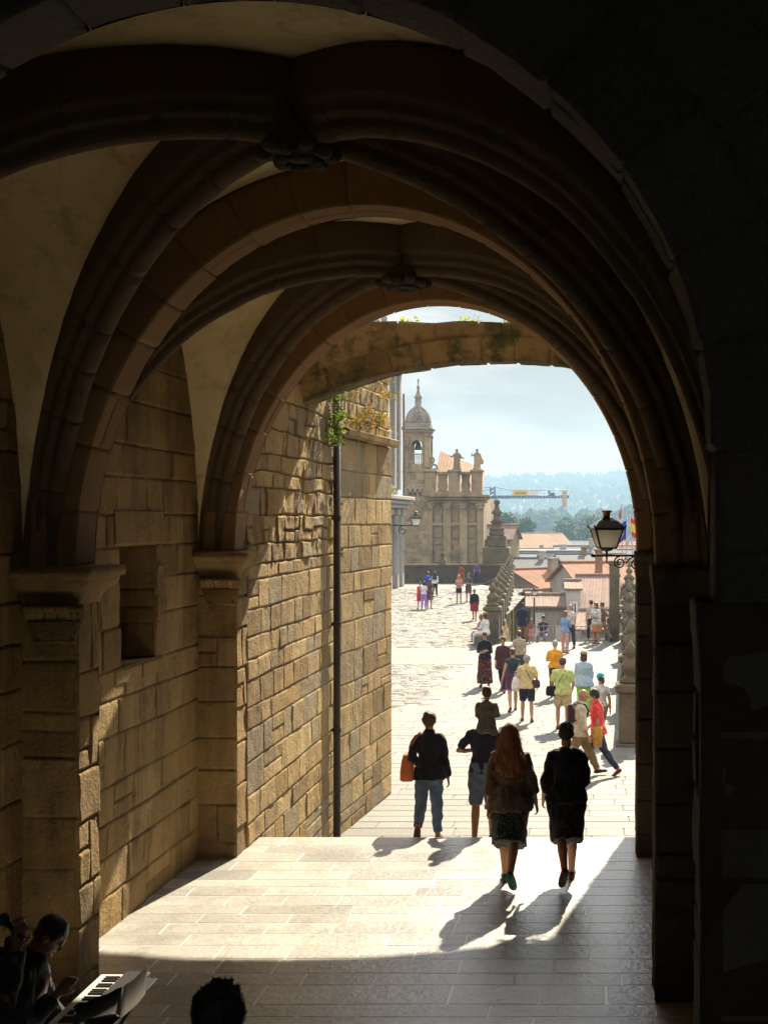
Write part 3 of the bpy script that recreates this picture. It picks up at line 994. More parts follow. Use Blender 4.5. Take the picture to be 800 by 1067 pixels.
    P = person('man in patterned white shirt and dark trousers beside denim jacket', 594.5, groundY(676), 1.76, 30, STAND, 'm', 'fair', ('short', 'blond'), dict(m=C((0.6, 0.5, 0.42), 'speckle', (0.35, 0.12, 0.08), 18), n='shirt', sl=0.8), dict(k='trousers', m=C((0.05, 0.03, 0.05))), group=g, q=1)
    pouch(P, 'white handbag hanging beside the patterned shirt', (-0.22, -0.05, 0.92), (0.1, 0.04, 0.1), C(WHITE), 1, 'handbag')
    person('woman in black and white blouse over orange skirt at the steps', 621, groundY(671), 1.72, 150, STANDC, 'f', 'tan', ('bob', 'brown'), dict(m=C((0.6, 0.6, 0.58), 'speckle', (0.05, 0.05, 0.06), 12), n='blouse', sl=1.2, hem=0.8, e=0.03), dict(k='skirt', m=C((0.5, 0.17, 0.06)), hem=0.5), (0.2, 0.1, 0.06), group=g, q=1)
    person('man in red cap and black waistcoat at the steps', 616, groundY(668), 1.74, 20, STAND, 'm', 'tan', ('short', 'black'), dict(m=C((0.45, 0.38, 0.3)), n='shirt', sl=1.2), dict(k='trousers', m=C((0.02, 0.02, 0.025))), hat=('cap', (0.4, 0.05, 0.04)), group=g, q=1)
    person('man in brown jacket at the right of the steps group', 628, groundY(668.5), 1.7, 80, WALK, 'm', 'tan', ('short', 'brown'), dict(m=C((0.16, 0.06, 0.03)), n='jacket', sl=1.9), dict(k='trousers', m=C((0.3, 0.2, 0.12))), group=g, q=1)
    person('child in dark red top beside the stone pillar', 636, groundY(667), 1.15, 170, STAND, 'm', 'tan', ('short', 'black'), dict(m=C((0.2, 0.04, 0.05)), n='top', sl=1.0), dict(k='trousers', m=C((0.05, 0.04, 0.06))), group=g, q=2, head=1.15)
    person('man in white shirt and blue shorts on the upper right street', 656.5, 98, 1.8, 0, WALK, 'm', 'tan', ('short', 'brown'), dict(m=C((0.5, 0.55, 0.65)), n='shirt', sl=0.8), dict(k='shorts', m=C((0.12, 0.16, 0.3)), e=0.02), q=2)
    # --- in the dark foreground
    person('man with messy dark hair standing on the stairs at the bottom edge', 224, 4.95, 1.70, -8, STAND, 'm', 'tan', ('quiff', 'black'), dict(m=C((0.02, 0.02, 0.024)), n='shirt', sl=0.8), dict(k='trousers', m=C((0.03, 0.03, 0.04))), q=0, z0=-3.47, facem=False, head=1.08)
    P = person('seated keyboard player with shaved head in black jacket over pale shirt', 18, 8.3, 1.76, -80, dict(l=(84, 80, 8), r=(84, 80, 8), ra=(30, 10, 128, 18), la=(36, 2, 22, 0), sit=1, seat=0.38), 'm', 'deep', ('buzz', 'black'),
               dict(m=C((0.02, 0.02, 0.024)), n='jacket', sl=1.85, hem=0.84, e=0.03, collar=True), dict(k='trousers', m=C((0.03, 0.03, 0.035))), q=0, lean=23, hd=22, X=-3.68)
    m = MB()
    pts = [Wp(P, (0, y, z)) for y, z in ((0.115, 0.95), (0.126, 1.1), (0.138, 1.25), (0.12, 1.38))]
    m.tube(pts, [(0.05, 0.02), (0.055, 0.02), (0.05, 0.02), (0.03, 0.02)], xref=(0, 1, 0), seg=10)
    for v_i in range(len(m.v)):
        m.v[v_i] = tuple(P['root'].matrix_basis.inverted() @ Vector(m.v[v_i]))
    link('shirt', m.mesh('s', True), C((0.45, 0.36, 0.42)), P['root'])
    S = person('singer standing with a microphone at the left edge, glasses and camouflage jacket', 2, 7.3, 1.72, -68, dict(l=(3, 2, 4), r=(-2, 3, 4), la=(44, 8, 132, 30), ra=(44, 6, 130, 25)), 'm', 'deep', ('short', 'black'),
               dict(m=C((0.035, 0.03, 0.022), 'speckle', (0.10, 0.09, 0.06), 16), n='jacket', sl=1.9, hem=0.82, e=0.028, collar=True), dict(k='trousers', m=C((0.03, 0.03, 0.035))), q=0, X=-3.40, hd=8)
    g_ = MB()
    for sd in (-1, 1):
        c = S['hp']((sd * 0.033, 0.105, 0.112))
        g_.tube([c + V(0.022 * math.cos(a), 0, 0.017 * math.sin(a)) for a in [2 * PI * i / 12 for i in range(13)]], 0.0028, xref=(0, 1, 0), seg=5)
        g_.tube([S['hp']((sd * 0.055, 0.105, 0.115)), S['hp']((sd * 0.082, 0.0, 0.115))], 0.0025, seg=5)
    link('glasses', g_.mesh('g', True), plain_mat('frame_metal', (0.5, 0.45, 0.35), 0.25, 0, metal=1.0), S['root'])
    # microphone
    c = Wp(S, (0, 0, 0)) * 0 + S['M'] @ S['hp']((0.0, 0.15, 0.045))
    h = S['M'] @ S['T'](S['arms']['ra'][2] + S['arms']['ra'][3] * 0.07)
    t = thing('microphone', 'black microphone with dark green foam held before the mouth of the singer', 'microphone', h)
    m = MB()
    d = (c - h)
    m.tube([h - d * 0.35, h, c - d * 0.12], [0.013, 0.015, 0.02], seg=10)
    link('handle', m.mesh('h', True), plain_mat('black_plastic', (0.02, 0.02, 0.02), 0.4, 0), t)
    m = MB()
    m.ell(c, (0.034, 0.034, 0.036), 14, 10)
    link('foam_head', m.mesh('f', True), plain_mat('green_foam', (0.03, 0.075, 0.055), 0.9, 0.2, 60, 0.5, 300), t)

    # keyboard, its stand, the open music book, the stool
    blk = plain_mat('satin_black', (0.02, 0.02, 0.022), 0.35, 0.1, 9, 0, 10, 0.5)
    kx0, kx1, ky0, ky1, kz = -3.22, -2.90, 7.5, 8.78, -2.97
    K = thing('keyboard', 'black electric keyboard in front of the seated player, white keys catching the sun', 'keyboard', ((kx0 + kx1) / 2, (ky0 + ky1) / 2, -3.73))
    m = MB()
    m.bbox((kx0, ky0, kz - .09), (kx1, ky1, kz - .022), .012)
    m.bbox((kx0 + .155, ky0 + .001, kz - .03), (kx1 - .002, ky1 - .001, kz + .012), .01)
    m.build('case', blk, K)
    wh = plain_mat('ivory_key', (0.75, 0.72, 0.66), 0.3, 0.04, 9, 0, 10, 0.5)
    n = 36
    w = (ky1 - ky0 - .08) / n
    for i in range(n):
        m = MB()
        m.bbox((kx0 + .008, ky0 + .04 + i * w + .0008, kz - .022), (kx0 + .154, ky0 + .04 + (i + 1) * w - .0008, kz), .002)
        m.build('white_key', wh, K)
    for i in range(n - 1):
        if i % 7 in (2, 6):
            continue
        m = MB()
        m.bbox((kx0 + .06, ky0 + .04 + (i + 1) * w - .006, kz - .01), (kx0 + .154, ky0 + .04 + (i + 1) * w + .006, kz + .011), .002)
        m.build('black_key', blk, K)
    for y in (ky0 + .2, ky1 - .2):
        for sg in (-1, 1):
            m = MB()
            xm = (kx0 + kx1) / 2
            m.tube([V(xm + sg * .26, y + sg * .012, -3.73), V(xm - sg * .14, y + sg * .012, kz - .09)], .014, xref=(0, 1, 0), seg=8)
            m.build('stand_leg', blk, K, True)
    B = thing('music_book', 'open music book with bright white pages propped on the keyboard', 'book', (-2.88, 8.3, kz))
    nt_ = NT('paper')
    nt_.out((0.8, 0.78, 0.75), 0.6)
    tr_ = nt_.n('ShaderNodeBsdfTranslucent')
    tr_.inputs['Color'].default_value = (0.85, 0.83, 0.82, 1)
    mx_ = nt_.n('ShaderNodeMixShader')
    mx_.inputs[0].default_value = 0.5
    nt_.l(nt_.bsdf.outputs[0], mx_.inputs[1])
    nt_.l(tr_.outputs[0], mx_.inputs[2])
    nt_.l(mx_.outputs[0], nt_.t.nodes['Material Output'].inputs['Surface'])
    pap = nt_.mat
    fold = plain_mat('clear_folder', (0.05, 0.05, 0.055), 0.15, 0.5, 14, 0, 10, 0.6)
    for nm, p0, p1, mt in (('page', V(-2.80, 7.92, kz), V(-2.79, 8.32, kz), pap), ('folder', V(-2.81, 7.92, kz), V(-2.97, 7.62, kz), fold)):
        m = MB()
        rows = []
        for j in range(9):
            p = p0.lerp(p1, j / 8)
            d = V(.012 * math.sin(PI * j / 8), 0, 0)
            rows.append([p + d + V(0, 0, .02), p + d * 1.5 + V(.008, 0, .11), p + d + V(.02, 0, .205 + .004 * math.sin(j * 1.7))])
        m.grid(rows)
        o = m.build(nm, mt, B, True)
        so = o.modifiers.new('s', 'SOLIDIFY')
        so.thickness = .004
    m = MB()
    m.bbox((-2.90, 7.7, kz + .012), (-2.80, 8.6, kz + .024), .003)
    m.build('rest', blk, B)
    S_ = thing('stool', 'low round stool under the seated keyboard player', 'stool', (-3.66, 8.12, -3.73))
    m = MB()
    m.lathe((-3.66, 8.12, -3.73 + .36), [(.17, 0), (.18, .02), (.175, .05), (.02, .055)], 18)
    m.build('seat', blk, S_, True)
    for a in range(4):
        m = MB()
        ca, sa = math.cos(a * PI / 2 + .6), math.sin(a * PI / 2 + .6)
        m.tube([V(-3.66 + .19 * ca, 8.12 + .19 * sa, -3.73), V(-3.66 + .12 * ca, 8.12 + .12 * sa, -3.37)], .012, seg=7)
        m.build('leg', blk, S_, True)


build_people()
# ------------------------------------------------------------------ masonry
def block(mb, P, sa, sb, edge=0.03, depth=0.02, amp=0.008, seed=0.0, sub=0.12):
    """one rough stone: P(a, b, d) -> point, a,b in 0..1, d outwards"""
    def params(s_):
        e = min(0.16, edge / max(s_, 0.02))
        n = max(1, int(round(s_ * (1 - 4.4 * e) / sub)))
        return [0.0, e, 2.2 * e] + [2.2 * e + (1 - 4.4 * e) * i / n for i in range(1, n)] + [1 - 2.2 * e, 1 - e, 1.0]
    A, B = params(sa), params(sb)
    rows = []
    nn = noise.noise
    sv = V(seed, 0, 0)
    tl = (rng.uniform(-1, 1) * amp * .55, rng.uniform(-1, 1) * amp * .55, rng.uniform(-.7, .7) * amp)
    for i, a in enumerate(A):
        row = []
        for j, b in enumerate(B):
            if i in (0, len(A) - 1) or j in (0, len(B) - 1):
                p = P(a, b, -depth)
            else:
                p0 = P(a, b, 0)
                d = amp * (nn(p0 * 4.1 + sv) + 0.6 * nn(p0 * 11 + sv) + 0.35 * nn(p0 * 27 + sv)) + tl[0] * (a - .5) + tl[1] * (b - .5) + tl[2]
                p = P(a, b, d)
            row.append(p)
        rows.append(row)
    mb.grid(rows)


def wall(mb, o, u, n, length, z0, z1, hr=(0.27, 0.42), wr=(0.32, 0.7), amp=0.009, depth=0.014, gap=0.005, holes=(), rough=1.0, sub=0.12, backing=True, back=0.016):
    """coursed stone face: o origin (x,y), u unit direction, n outward normal (2-D)"""
    if backing:
        def q(a, z):
            return V(o[0] + u[0] * a - n[0] * back, o[1] + u[1] * a - n[1] * back, z)
        us = sorted(set([0, length] + [h for H in holes for h in H[:2]]))
        zs = sorted(set([z0, z1] + [h for H in holes for h in H[2:4]]))
        for a, b in zip(us, us[1:]):
            for c, d in zip(zs, zs[1:]):
                if any(H[0] <= (a + b) / 2 <= H[1] and H[2] <= (c + d) / 2 <= H[3] for H in holes):
                    continue
                mb.quad(q(a, c), q(b, c), q(b, d), q(a, d))
    panels = [(0, length, z0, z1)]
    for H in holes:
        new = []
        for (a, b, c, d) in panels:
            if H[0] >= b or H[1] <= a or H[2] >= d or H[3] <= c:
                new.append((a, b, c, d))
                continue
            if c < H[2]:
                new.append((a, b, c, H[2]))
            if d > H[3]:
                new.append((a, b, H[3], d))
            if a < H[0]:
                new.append((a, H[0], max(c, H[2]), min(d, H[3])))
            if b > H[1]:
                new.append((H[1], b, max(c, H[2]), min(d, H[3])))
        panels = new
    for (a0, a1, c0, c1) in panels:
        z = c0
        course = 0
        sd = rng.uniform(0, 50)
        while z < c1 - 0.02:
            h = rng.uniform(*hr)
            if c1 - (z + h) < hr[0] * 0.7:
                h = c1 - z
            course += 1
            a = a0
            while a < a1 - 0.01:
                w = rng.uniform(*wr)
                if a1 - (a + w) < wr[0] * 0.7:
                    w = a1 - a

                def wob(x, zz, edge):
                    if edge:
                        return 0.0
                    return 0.02 * rough * noise.noise(V(x * 1.4, zz * 3.1, sd))
                za = [z + wob(a, z, z <= c0 + .001), z + wob(a + w, z, z <= c0 + .001)]
                zb = [z + h + wob(a, z + h, z + h >= c1 - .001), z + h + wob(a + w, z + h, z + h >= c1 - .001)]
                jl = [0, 0]
                ua, ub = a + gap, a + w - gap
                r1, r2, r3, r4 = [rng.uniform(-.008, .008) * rough for _ in range(4)]

                def P(s_, t_, d, ua=ua, ub=ub, za=za, zb=zb, r1=r1, r2=r2, r3=r3, r4=r4):
                    x = lerp(lerp(ua + r1, ub + r2, s_), lerp(ua + r3, ub + r4, s_), t_)
                    zz = lerp(lerp(za[0], za[1], s_) + gap, lerp(zb[0], zb[1], s_) - gap, t_)
                    return V(o[0] + u[0] * x + n[0] * d, o[1] + u[1] * x + n[1] * d, zz)
                # now and then a course is split into two thin stones
                if h > 0.33 and rng.random() < 0.12 * rough:
                    zm = rng.uniform(.4, .6)
                    block(mb, lambda s_, t_, d: P(s_, t_ * (zm - .02), d), w, h * zm, .014, depth, amp, rng.uniform(0, 99), sub)
                    block(mb, lambda s_, t_, d: P(s_, zm + .02 + t_ * (1 - zm - .02), d), w, h * (1 - zm), .014, depth, amp, rng.uniform(0, 99), sub)
                else:
                    block(mb, P, w, h, .014, depth, amp, rng.uniform(0, 99), sub)
                a += w
            z += h


# ---------------------------------------------------------------- materials
def plaster_mat():
    t = NT('stained_plaster')
    v = t.coord()
    c = t.ramp(t.noise(v, 1.3, 6, .65), [(.3, (.60, .45, .23)), (.5, (.76, .60, .33)), (.72, (.80, .65, .40))])
    c = t.mix(t.ramp(t.noise(v, 2.7, 8, .75), [(.52, (0, 0, 0)), (.66, (.55, .55, .55))]), c, (.30, .21, .11))
    vo = t.n('ShaderNodeTexVoronoi', feature='DISTANCE_TO_EDGE')
    vo.inputs['Scale'].default_value = 1.1
    wv = t.n('ShaderNodeMix', data_type='VECTOR')
    wv.inputs[0].default_value = .12
    nn = t.n('ShaderNodeTexNoise')
    nn.inputs['Scale'].default_value = 5
    t.l(v, nn.inputs['Vector'])
    t.l(v, wv.inputs[4])
    t.l(nn.outputs['Color'], wv.inputs[5])
    t.l(wv.outputs[1], vo.inputs['Vector'])
    cr = t.ramp(vo.outputs['Distance'], [(0, (1, 1, 1)), (.012, (0, 0, 0))])
    c = t.mix(t.math('MULTIPLY', cr, .08), c, (.2, .14, .07))
    return t.out(c, .95, t.bump(t.noise(v, 20, 5, .7), .35, .03), Specular_IOR_Level=.1)


OCHRE = stone_mat('ochre_granite', [(0.220, 0.134, 0.054), (0.383, 0.253, 0.104), (0.287, 0.187, 0.077), (0.421, 0.292, 0.136)], (0.095, 0.065, 0.034), 0.6, bump=0.9, streak=.55)
OCHRE2 = stone_mat('pale_ochre_granite', [(0.20, 0.125, 0.05), (0.40, 0.265, 0.105), (0.27, 0.215, 0.135), (0.36, 0.235, 0.09), (0.46, 0.33, 0.15)], (0.15, 0.12, 0.08), 0.55, big=0.9, bump=0.9, streak=.5)
DARKST = stone_mat('dark_shade_granite', [(0.065, 0.049, 0.036), (0.104, 0.081, 0.058), (0.085, 0.065, 0.046)], (0.033, 0.027, 0.023), 0.6)  # dark stone; on the passage's right side its colour stands for shade
RIBST = stone_mat('rib_granite', [(0.120, 0.081, 0.046), (0.162, 0.112, 0.067)], (0.062, 0.047, 0.030), 0.5, island=False)
ARCHST = stone_mat('arch_granite', [(0.232, 0.134, 0.062), (0.304, 0.181, 0.085), (0.256, 0.151, 0.071)], (0.120, 0.076, 0.043), 0.4, bump=0.45)
MOSSY = stone_mat('mossy_granite', [(0.17, 0.12, 0.065), (0.26, 0.2, 0.11)], (0.05, 0.045, 0.03), 0.6, moss=(0.03, 0.05, 0.022))
GREYST = stone_mat('grey_granite', [(0.245, 0.209, 0.163), (0.344, 0.299, 0.245), (0.307, 0.253, 0.189)], (0.090, 0.076, 0.064), 0.75, grain=9, big=0.8, island=False)
BROWNST = stone_mat('church_granite', [(0.245, 0.173, 0.099), (0.424, 0.321, 0.199), (0.315, 0.235, 0.145), (0.379, 0.285, 0.189)], (0.068, 0.059, 0.046), 0.8, grain=9, big=0.45, island=True)
LICHEN = stone_mat('lichen_granite', [(0.122, 0.098, 0.062), (0.187, 0.151, 0.094)], (0.043, 0.040, 0.033), 0.7, grain=20, big=1.1, island=False)
PLASTER = plaster_mat()
SLAB = stone_mat('floor_granite', [(0.27, 0.262, 0.245), (0.47, 0.45, 0.41), (0.36, 0.348, 0.322), (0.52, 0.50, 0.455)], (0.22, 0.21, 0.19), 0.7, grain=40, bump=0.22, big=1.6, rough=0.27, spec=0.95)
PSLAB = stone_mat('plaza_granite', [(0.139, 0.132, 0.117), (0.192, 0.183, 0.164), (0.164, 0.155, 0.137), (0.207, 0.198, 0.178)], (0.120, 0.110, 0.095), 0.5, grain=30, bump=0.3, big=0.5, rough=0.7, spec=0.22)
MORTAR = plain_mat('light_mortar', (0.52, 0.50, 0.46), 0.3, 0.2, 6, 0, 10, 0.9)
JOINT = plain_mat('earth_joint', (0.22, 0.19, 0.15), 0.95, 0.3, 3)
IRON = plain_mat('black_iron', (0.012, 0.012, 0.014), 0.45, 0.1, 20, 0.1, 90, 0.5)

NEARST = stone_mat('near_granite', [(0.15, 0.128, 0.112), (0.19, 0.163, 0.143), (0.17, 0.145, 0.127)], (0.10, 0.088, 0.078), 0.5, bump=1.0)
AX = -1.78         # centre line of the passage
WL, WR = -4.43, 0.87
PL, PR = -4.0, 0.46
ZS = -0.37         # springing
BAYS = [(6.3, 10.4), (10.85, 15.0)]


# ------------------------------------------------------------------- floors
def slabs(mb, x0, x1, y0, y1, row, ln, zf, gap=0.012, t=0.05, bev=0.012, tilt=0.004, clip=None, skew=0.0):
    y = y0
    while y < y1 - 0.02:
        h = rng.uniform(*row)
        if y1 - (y + h) < row[0] * .6:
            h = y1 - y
        x = x0 - rng.uniform(0, ln[0])
        while x < x1:
            w = rng.uniform(*ln)
            a, b = max(x, x0), min(x + w, x1)
            if b - a > 0.06 and (clip is None or clip((a + b) / 2, y + h / 2)):
                jg = lambda: gap * rng.uniform(.35, 1.7)
                c = [(a + jg(), y + jg()), (b - jg(), y + jg()), (b - jg(), y + h - jg()), (a + jg(), y + h - jg())]
                dz = [rng.uniform(-tilt, tilt) for _ in range(4)]
                low = [V(px, py, zf(py) - t) for px, py in c]
                mid = [V(px, py, zf(py) - bev + dz[i]) for i, (px, py) in enumerate(c)]
                top = [V(px + (bev if i in (0, 3) else -bev), py + (bev if i < 2 else -bev), zf(py) + dz[i]) for i, (px, py) in enumerate(c)]
                fs = [(8, 9, 10, 11)]
                for k in (0, 4):
                    for i in range(4):
                        j = (i + 1) % 4
                        fs.append((k + i, k + j, k + 4 + j, k + 4 + i))
                mb.add(low + mid + top, fs)
            x += w
        y += h


def floors():
    z = lambda y: -3.66 - 0.0088 * y
    m = MB()
    m.quad(V(-6.2, 4.6, z(4.6) - .0018), V(3.2, 4.6, z(4.6) - .0018), V(3.2, 16, z(16) - .0018), V(-6.2, 16, z(16) - .0018))
    struct(m.build('passage_floor_bed', MORTAR))
    m = MB()
    slabs(m, -5.2, 1.8, 4.75, 15.55, (0.27, 0.44), (0.45, 1.15), z, 0.009, 0.02, 0.0015, 0.0006)
    slabs(m, -4.3, 1.1, 15.56, 16.0, (0.44, 0.45), (0.8, 1.5), z, 0.006, 0.02, 0.005, 0.001)
    struct(m.build('passage_floor', SLAB, fix=True))
    # steps down towards the camera's own stair and steps down to the square
    m = MB()
    for i in range(12):
        zt = -1.6 - i * (2.09 / 12)
        m.bbox((-6.2, 0.6 + (i - 1) * .35 if i else -7, zt - .3), (3.2, 0.6 + i * .35, zt), 0.012)
    struct(m.build('entrance_steps', SLAB))
    m = MB()
    m.box((-4.4, 15.75, -5.4), (1.1, 16.0, -3.83))
    for i in range(8):
        zt = -3.80 - (i + 1) * (1.15 / 8)
        x = -4.4
        while x < 1.2:
            w = rng.uniform(1.0, 1.9)
            m.bbox((x, 16.0 + i * .5625 - .04, zt - .4), (min(x + w, 1.3) - .006, 16.0 + (i + 1) * .5625, zt + rng.uniform(-.002, .002)), 0.012)
            x += w
    struct(m.build('terrace_steps', PSLAB))
    # square: bed, slabs, cobbles
    zp = lambda y: gz(max(20.51, y))
    m = MB()
    for a, b in ((20.45, 25), (25, 30), (30, 35), (35, 40), (40, 56.6)):
        m.quad(V(-16, a, zp(a) - .012), V(14, a, zp(a) - .012), V(14, b, zp(b) - .012), V(-16, b, zp(b) - .012))
    m.quad(V(-30, 56.6, -5.262), V(-4.35, 56.6, -5.262), V(-6.9, 108.4, -5.262), V(-30, 108.4, -5.262))
    m.quad(V(0.95, 56.6, -5.262), V(30, 56.6, -5.262), V(30, 118, -5.262), V(2.9, 118, -5.262))
    struct(m.build('square_bed', JOINT))
    cob = lambda x, y: (-15.8 < x < -4.75 and (37 < y < 48.4 or 54.6 < y < 100)) or (x < -5.6 and 30 < y <= 37)
    m = MB()
    edge = lambda y: -4.4 - (y - 56.6) * 2.55 / 51.8
    slabs(m, -15.9, 8, 20.5, 56.55, (0.4, 0.62), (0.55, 1.5), zp, 0.008, 0.02, 0.006, 0.002, clip=lambda x, y: not cob(x, y))
    slabs(m, -15.9, -4, 56.6, 108.3, (0.45, 0.75), (0.7, 1.7), zp, 0.012, 0.02, 0.008, 0.004, clip=lambda x, y: not cob(x, y) and x < edge(y) - .3)
    slabs(m, 1.3, 9, 56.6, 117, (0.6, 0.9), (0.9, 1.9), zp, 0.012, 0.02, 0.008, 0.004, clip=lambda x, y: x > 1.3 + (y - 56.6) * .032)
    struct(m.build('square_paving', PSLAB))
    m = MB()
    slabs(m, -15.8, -4.75, 30, 48.4, (0.22, 0.36), (0.25, 0.6), zp, 0.02, 0.03, 0.02, 0.012, clip=cob)
    slabs(m, -15.8, -4.75, 54.6, 100, (0.26, 0.42), (0.3, 0.7), zp, 0.022, 0.03, 0.02, 0.014, clip=cob)
    struct(m.build('square_cobbles', PSLAB))
    # manhole cover
    t = MB()
    t.lathe((-1.13, 31.6, gz(31.6) - .02), [(0.36, 0), (0.36, .022), (0.33, .026), (0.05, .026)], 24)
    tag(t.build('manhole_cover', plain_mat('worn_iron', (0.17, 0.17, 0.17), 0.8, 0.3, 20, 0.3, 40, 0.2)), 'round grey manhole cover set in the square below the steps', 'manhole cover')


# ---------------------------------------------------------------- gateway
def ell_pt(th, a, b, cx=AX, zs=ZS):
    return cx + a * math.cos(th), zs + b * math.sin(th)


def ell_n(th, a, b):
    v = Vector((math.cos(th) / a, math.sin(th) / b))
    v.normalize()
    return v


def arch(mb, Y0, Y1, a, b, thick, n, cx=AX, zs=ZS, amp=0.006, rear=True, depth=0.012):
    fi = lambda th, off: (ell_pt(th, a, b, cx, zs)[0] + ell_n(th, a, b)[0] * off, ell_pt(th, a, b, cx, zs)[1] + ell_n(th, a, b)[1] * off)
    # backing
    rows = []
    for i in range(49):
        th = PI * i / 48
        p, q = fi(th, depth * 1.2), fi(th, thick + .02)
        e = depth * 1.1
        rows.append([V(p[0], Y0 + e, p[1]), V(p[0], Y1 - e, p[1]), V(q[0], Y1 - e, q[1]), V(q[0], Y0 + e, q[1])])
    mb.grid(rows, close=True)
    edges = [0.0]
    for i in range(n):
        edges.append(edges[-1] + rng.uniform(.85, 1.15))
    edges = [e / edges[-1] * PI for e in edges]
    for t0, t1 in zip(edges, edges[1:]):
        g = 0.003
        L = (t1 - t0) * (a + b) / 2
        th = lambda s_: lerp(t0 + g / 2, t1 - g / 2, s_)

        def Pi(s_, t_, d):
            p = fi(th(s_), -d)
            return V(p[0], lerp(Y0, Y1, t_), p[1])

        def Pf(s_, t_, d):
            p = fi(th(s_), lerp(0, thick, t_))
            return V(p[0], Y0 - d, p[1])

        def Pr(s_, t_, d):
            p = fi(th(s_), lerp(0, thick, t_))
            return V(p[0], Y1 + d, p[1])
        sd = rng.uniform(0, 99)
        # soffit may be of two stones side by side
        if rng.random() < .3:
            k = rng.uniform(.35, .65)
            block(mb, lambda s_, t_, d: Pi(s_, t_ * (k - .01), d), L, (Y1 - Y0) * k, .018, depth, amp, sd, .1)
            block(mb, lambda s_, t_, d: Pi(s_, k + .01 + t_ * (1 - k - .01), d), L, (Y1 - Y0) * (1 - k), .018, depth, amp, sd + 3, .1)
        else:
            block(mb, Pi, L, Y1 - Y0, .018, depth, amp, sd, .1)
        block(mb, Pf, L, thick, .018, depth, amp, sd, .1)
        if rear:
            block(mb, Pr, L, thick, .018, depth, amp, sd, .1)


RIB_PROF = [(-.215, .50), (-.215, .25), (-.20, .215), (-.165, .20), (-.15, .17), (-.152, .14), (-.13, .115), (-.10, .105), (-.085, .085), (-.088, .055), (-.07, .022), (-.035, .002), (0, -.004)]
RIB_PROF = [(w * .8, d) for w, d in RIB_PROF]
RIB_PROF = RIB_PROF + [(-w, d) for w, d in reversed(RIB_PROF[:-1])]


def half_rib(mb, Yc, half, sx, sy, ax=2.38, b=2.67, ay=None):
    ay = half + .02 if ay is None else ay
    n = 30
    th0 = math.acos(0.035)
    d2 = V(sx * ax, sy * ay, 0).normalized()
    L = V(-d2.y, d2.x, 0)
    rows = []
    ths = [th0 * (1 - (i / n)) for i in range(n + 1)]
    pts = []
    for th in ths:
        t = math.cos(th)
        pts.append(V(AX - .06 * (1 - t) + sx * ax * t, Yc + sy * ay * t, ZS + b * math.sin(th)))
    pts.append(pts[-1] + V(0, 0, -.05))
    # joints between the stones of the rib
    path, cut, run_ = [pts[0]], [0.0], 0.0
    nxt = rng.uniform(.25, .5)
    for a_, b_ in zip(pts, pts[1:]):
        L_ = (b_ - a_).length
        while run_ + L_ > nxt and L_ > .03:
            q_ = a_.lerp(b_, max(.1, min(.9, (nxt - run_) / L_)))
            dd = (b_ - a_).normalized()
            for o_, c_ in ((-.008, 0), (-.003, 1), (.003, 1), (.008, 0)):
                path.append(q_ + dd * o_)
                cut.append(c_)
            nxt += rng.uniform(.36, .6)
        run_ += L_
        path.append(b_)
        cut.append(0.0)
    pts = path
    cum = [0.0]
    for a_, b_ in zip(pts, pts[1:]):
        cum.append(cum[-1] + (b_ - a_).length)

    def at_len(s_):
        s_ = max(0.0, min(cum[-1] - 1e-6, s_))
        k_ = max(0, min(len(pts) - 2, next(i_ for i_ in range(1, len(cum)) if cum[i_] >= s_) - 1))
        return pts[k_].lerp(pts[k_ + 1], (s_ - cum[k_]) / max(1e-9, cum[k_ + 1] - cum[k_]))
    for i, p in enumerate(pts):
        T_ = (at_len(cum[i] + .22) - at_len(cum[i] - .22)).normalized()
        N = T_.cross(L)
        if N.dot(V(-d2.x, -d2.y, -.6)) > 0:
            N = -N
        N.normalize()
        j = 0.012 * noise.noise(p * 2.2)
        cw = 1 - .02 * cut[i]
        rows.append([p + L * (w * cw + .007 * noise.noise(p * 7 + V(w * 9, 0, 0))) + N * (d + .009 * cut[i] + .006 * noise.noise(p * 11 + V(w * 14, 3, 0))) + N * j for w, d in RIB_PROF])
    mb.grid(rows)


def web(mb, Yn, Yf, aw=2.65, b=3.15):
    Yc, c = (Yn + Yf) / 2, (Yf - Yn) / 2
    n = 40
    us = [math.sin(-PI / 2 + PI * i / n) for i in range(n + 1)]
    rows = []
    for v in us:
        row = []
        for u in us:
            t = min(abs(u), abs(v))
            x, y = AX + aw * u, Yc + c * v
            z = ZS + b * math.sqrt(max(0, 1 - t * t)) + 0.012 * noise.noise(V(x * .9, y * .9, 3))
            row.append(V(x, y, z))
        rows.append(row)
    w_ = n + 1
    fs = []
    for i in range(n):          # split the squares on the groins along the groin itself
        for j in range(n):
            q = (i * w_ + j, i * w_ + j + 1, (i + 1) * w_ + j + 1, (i + 1) * w_ + j)
            if i == j:
                fs += [(q[0], q[1], q[2]), (q[0], q[2], q[3])]
            elif i + j == n - 1:
                fs += [(q[0], q[1], q[3]), (q[1], q[2], q[3])]
            else:
                fs.append(q)
    mb.add([p for r in rows for p in r], fs)


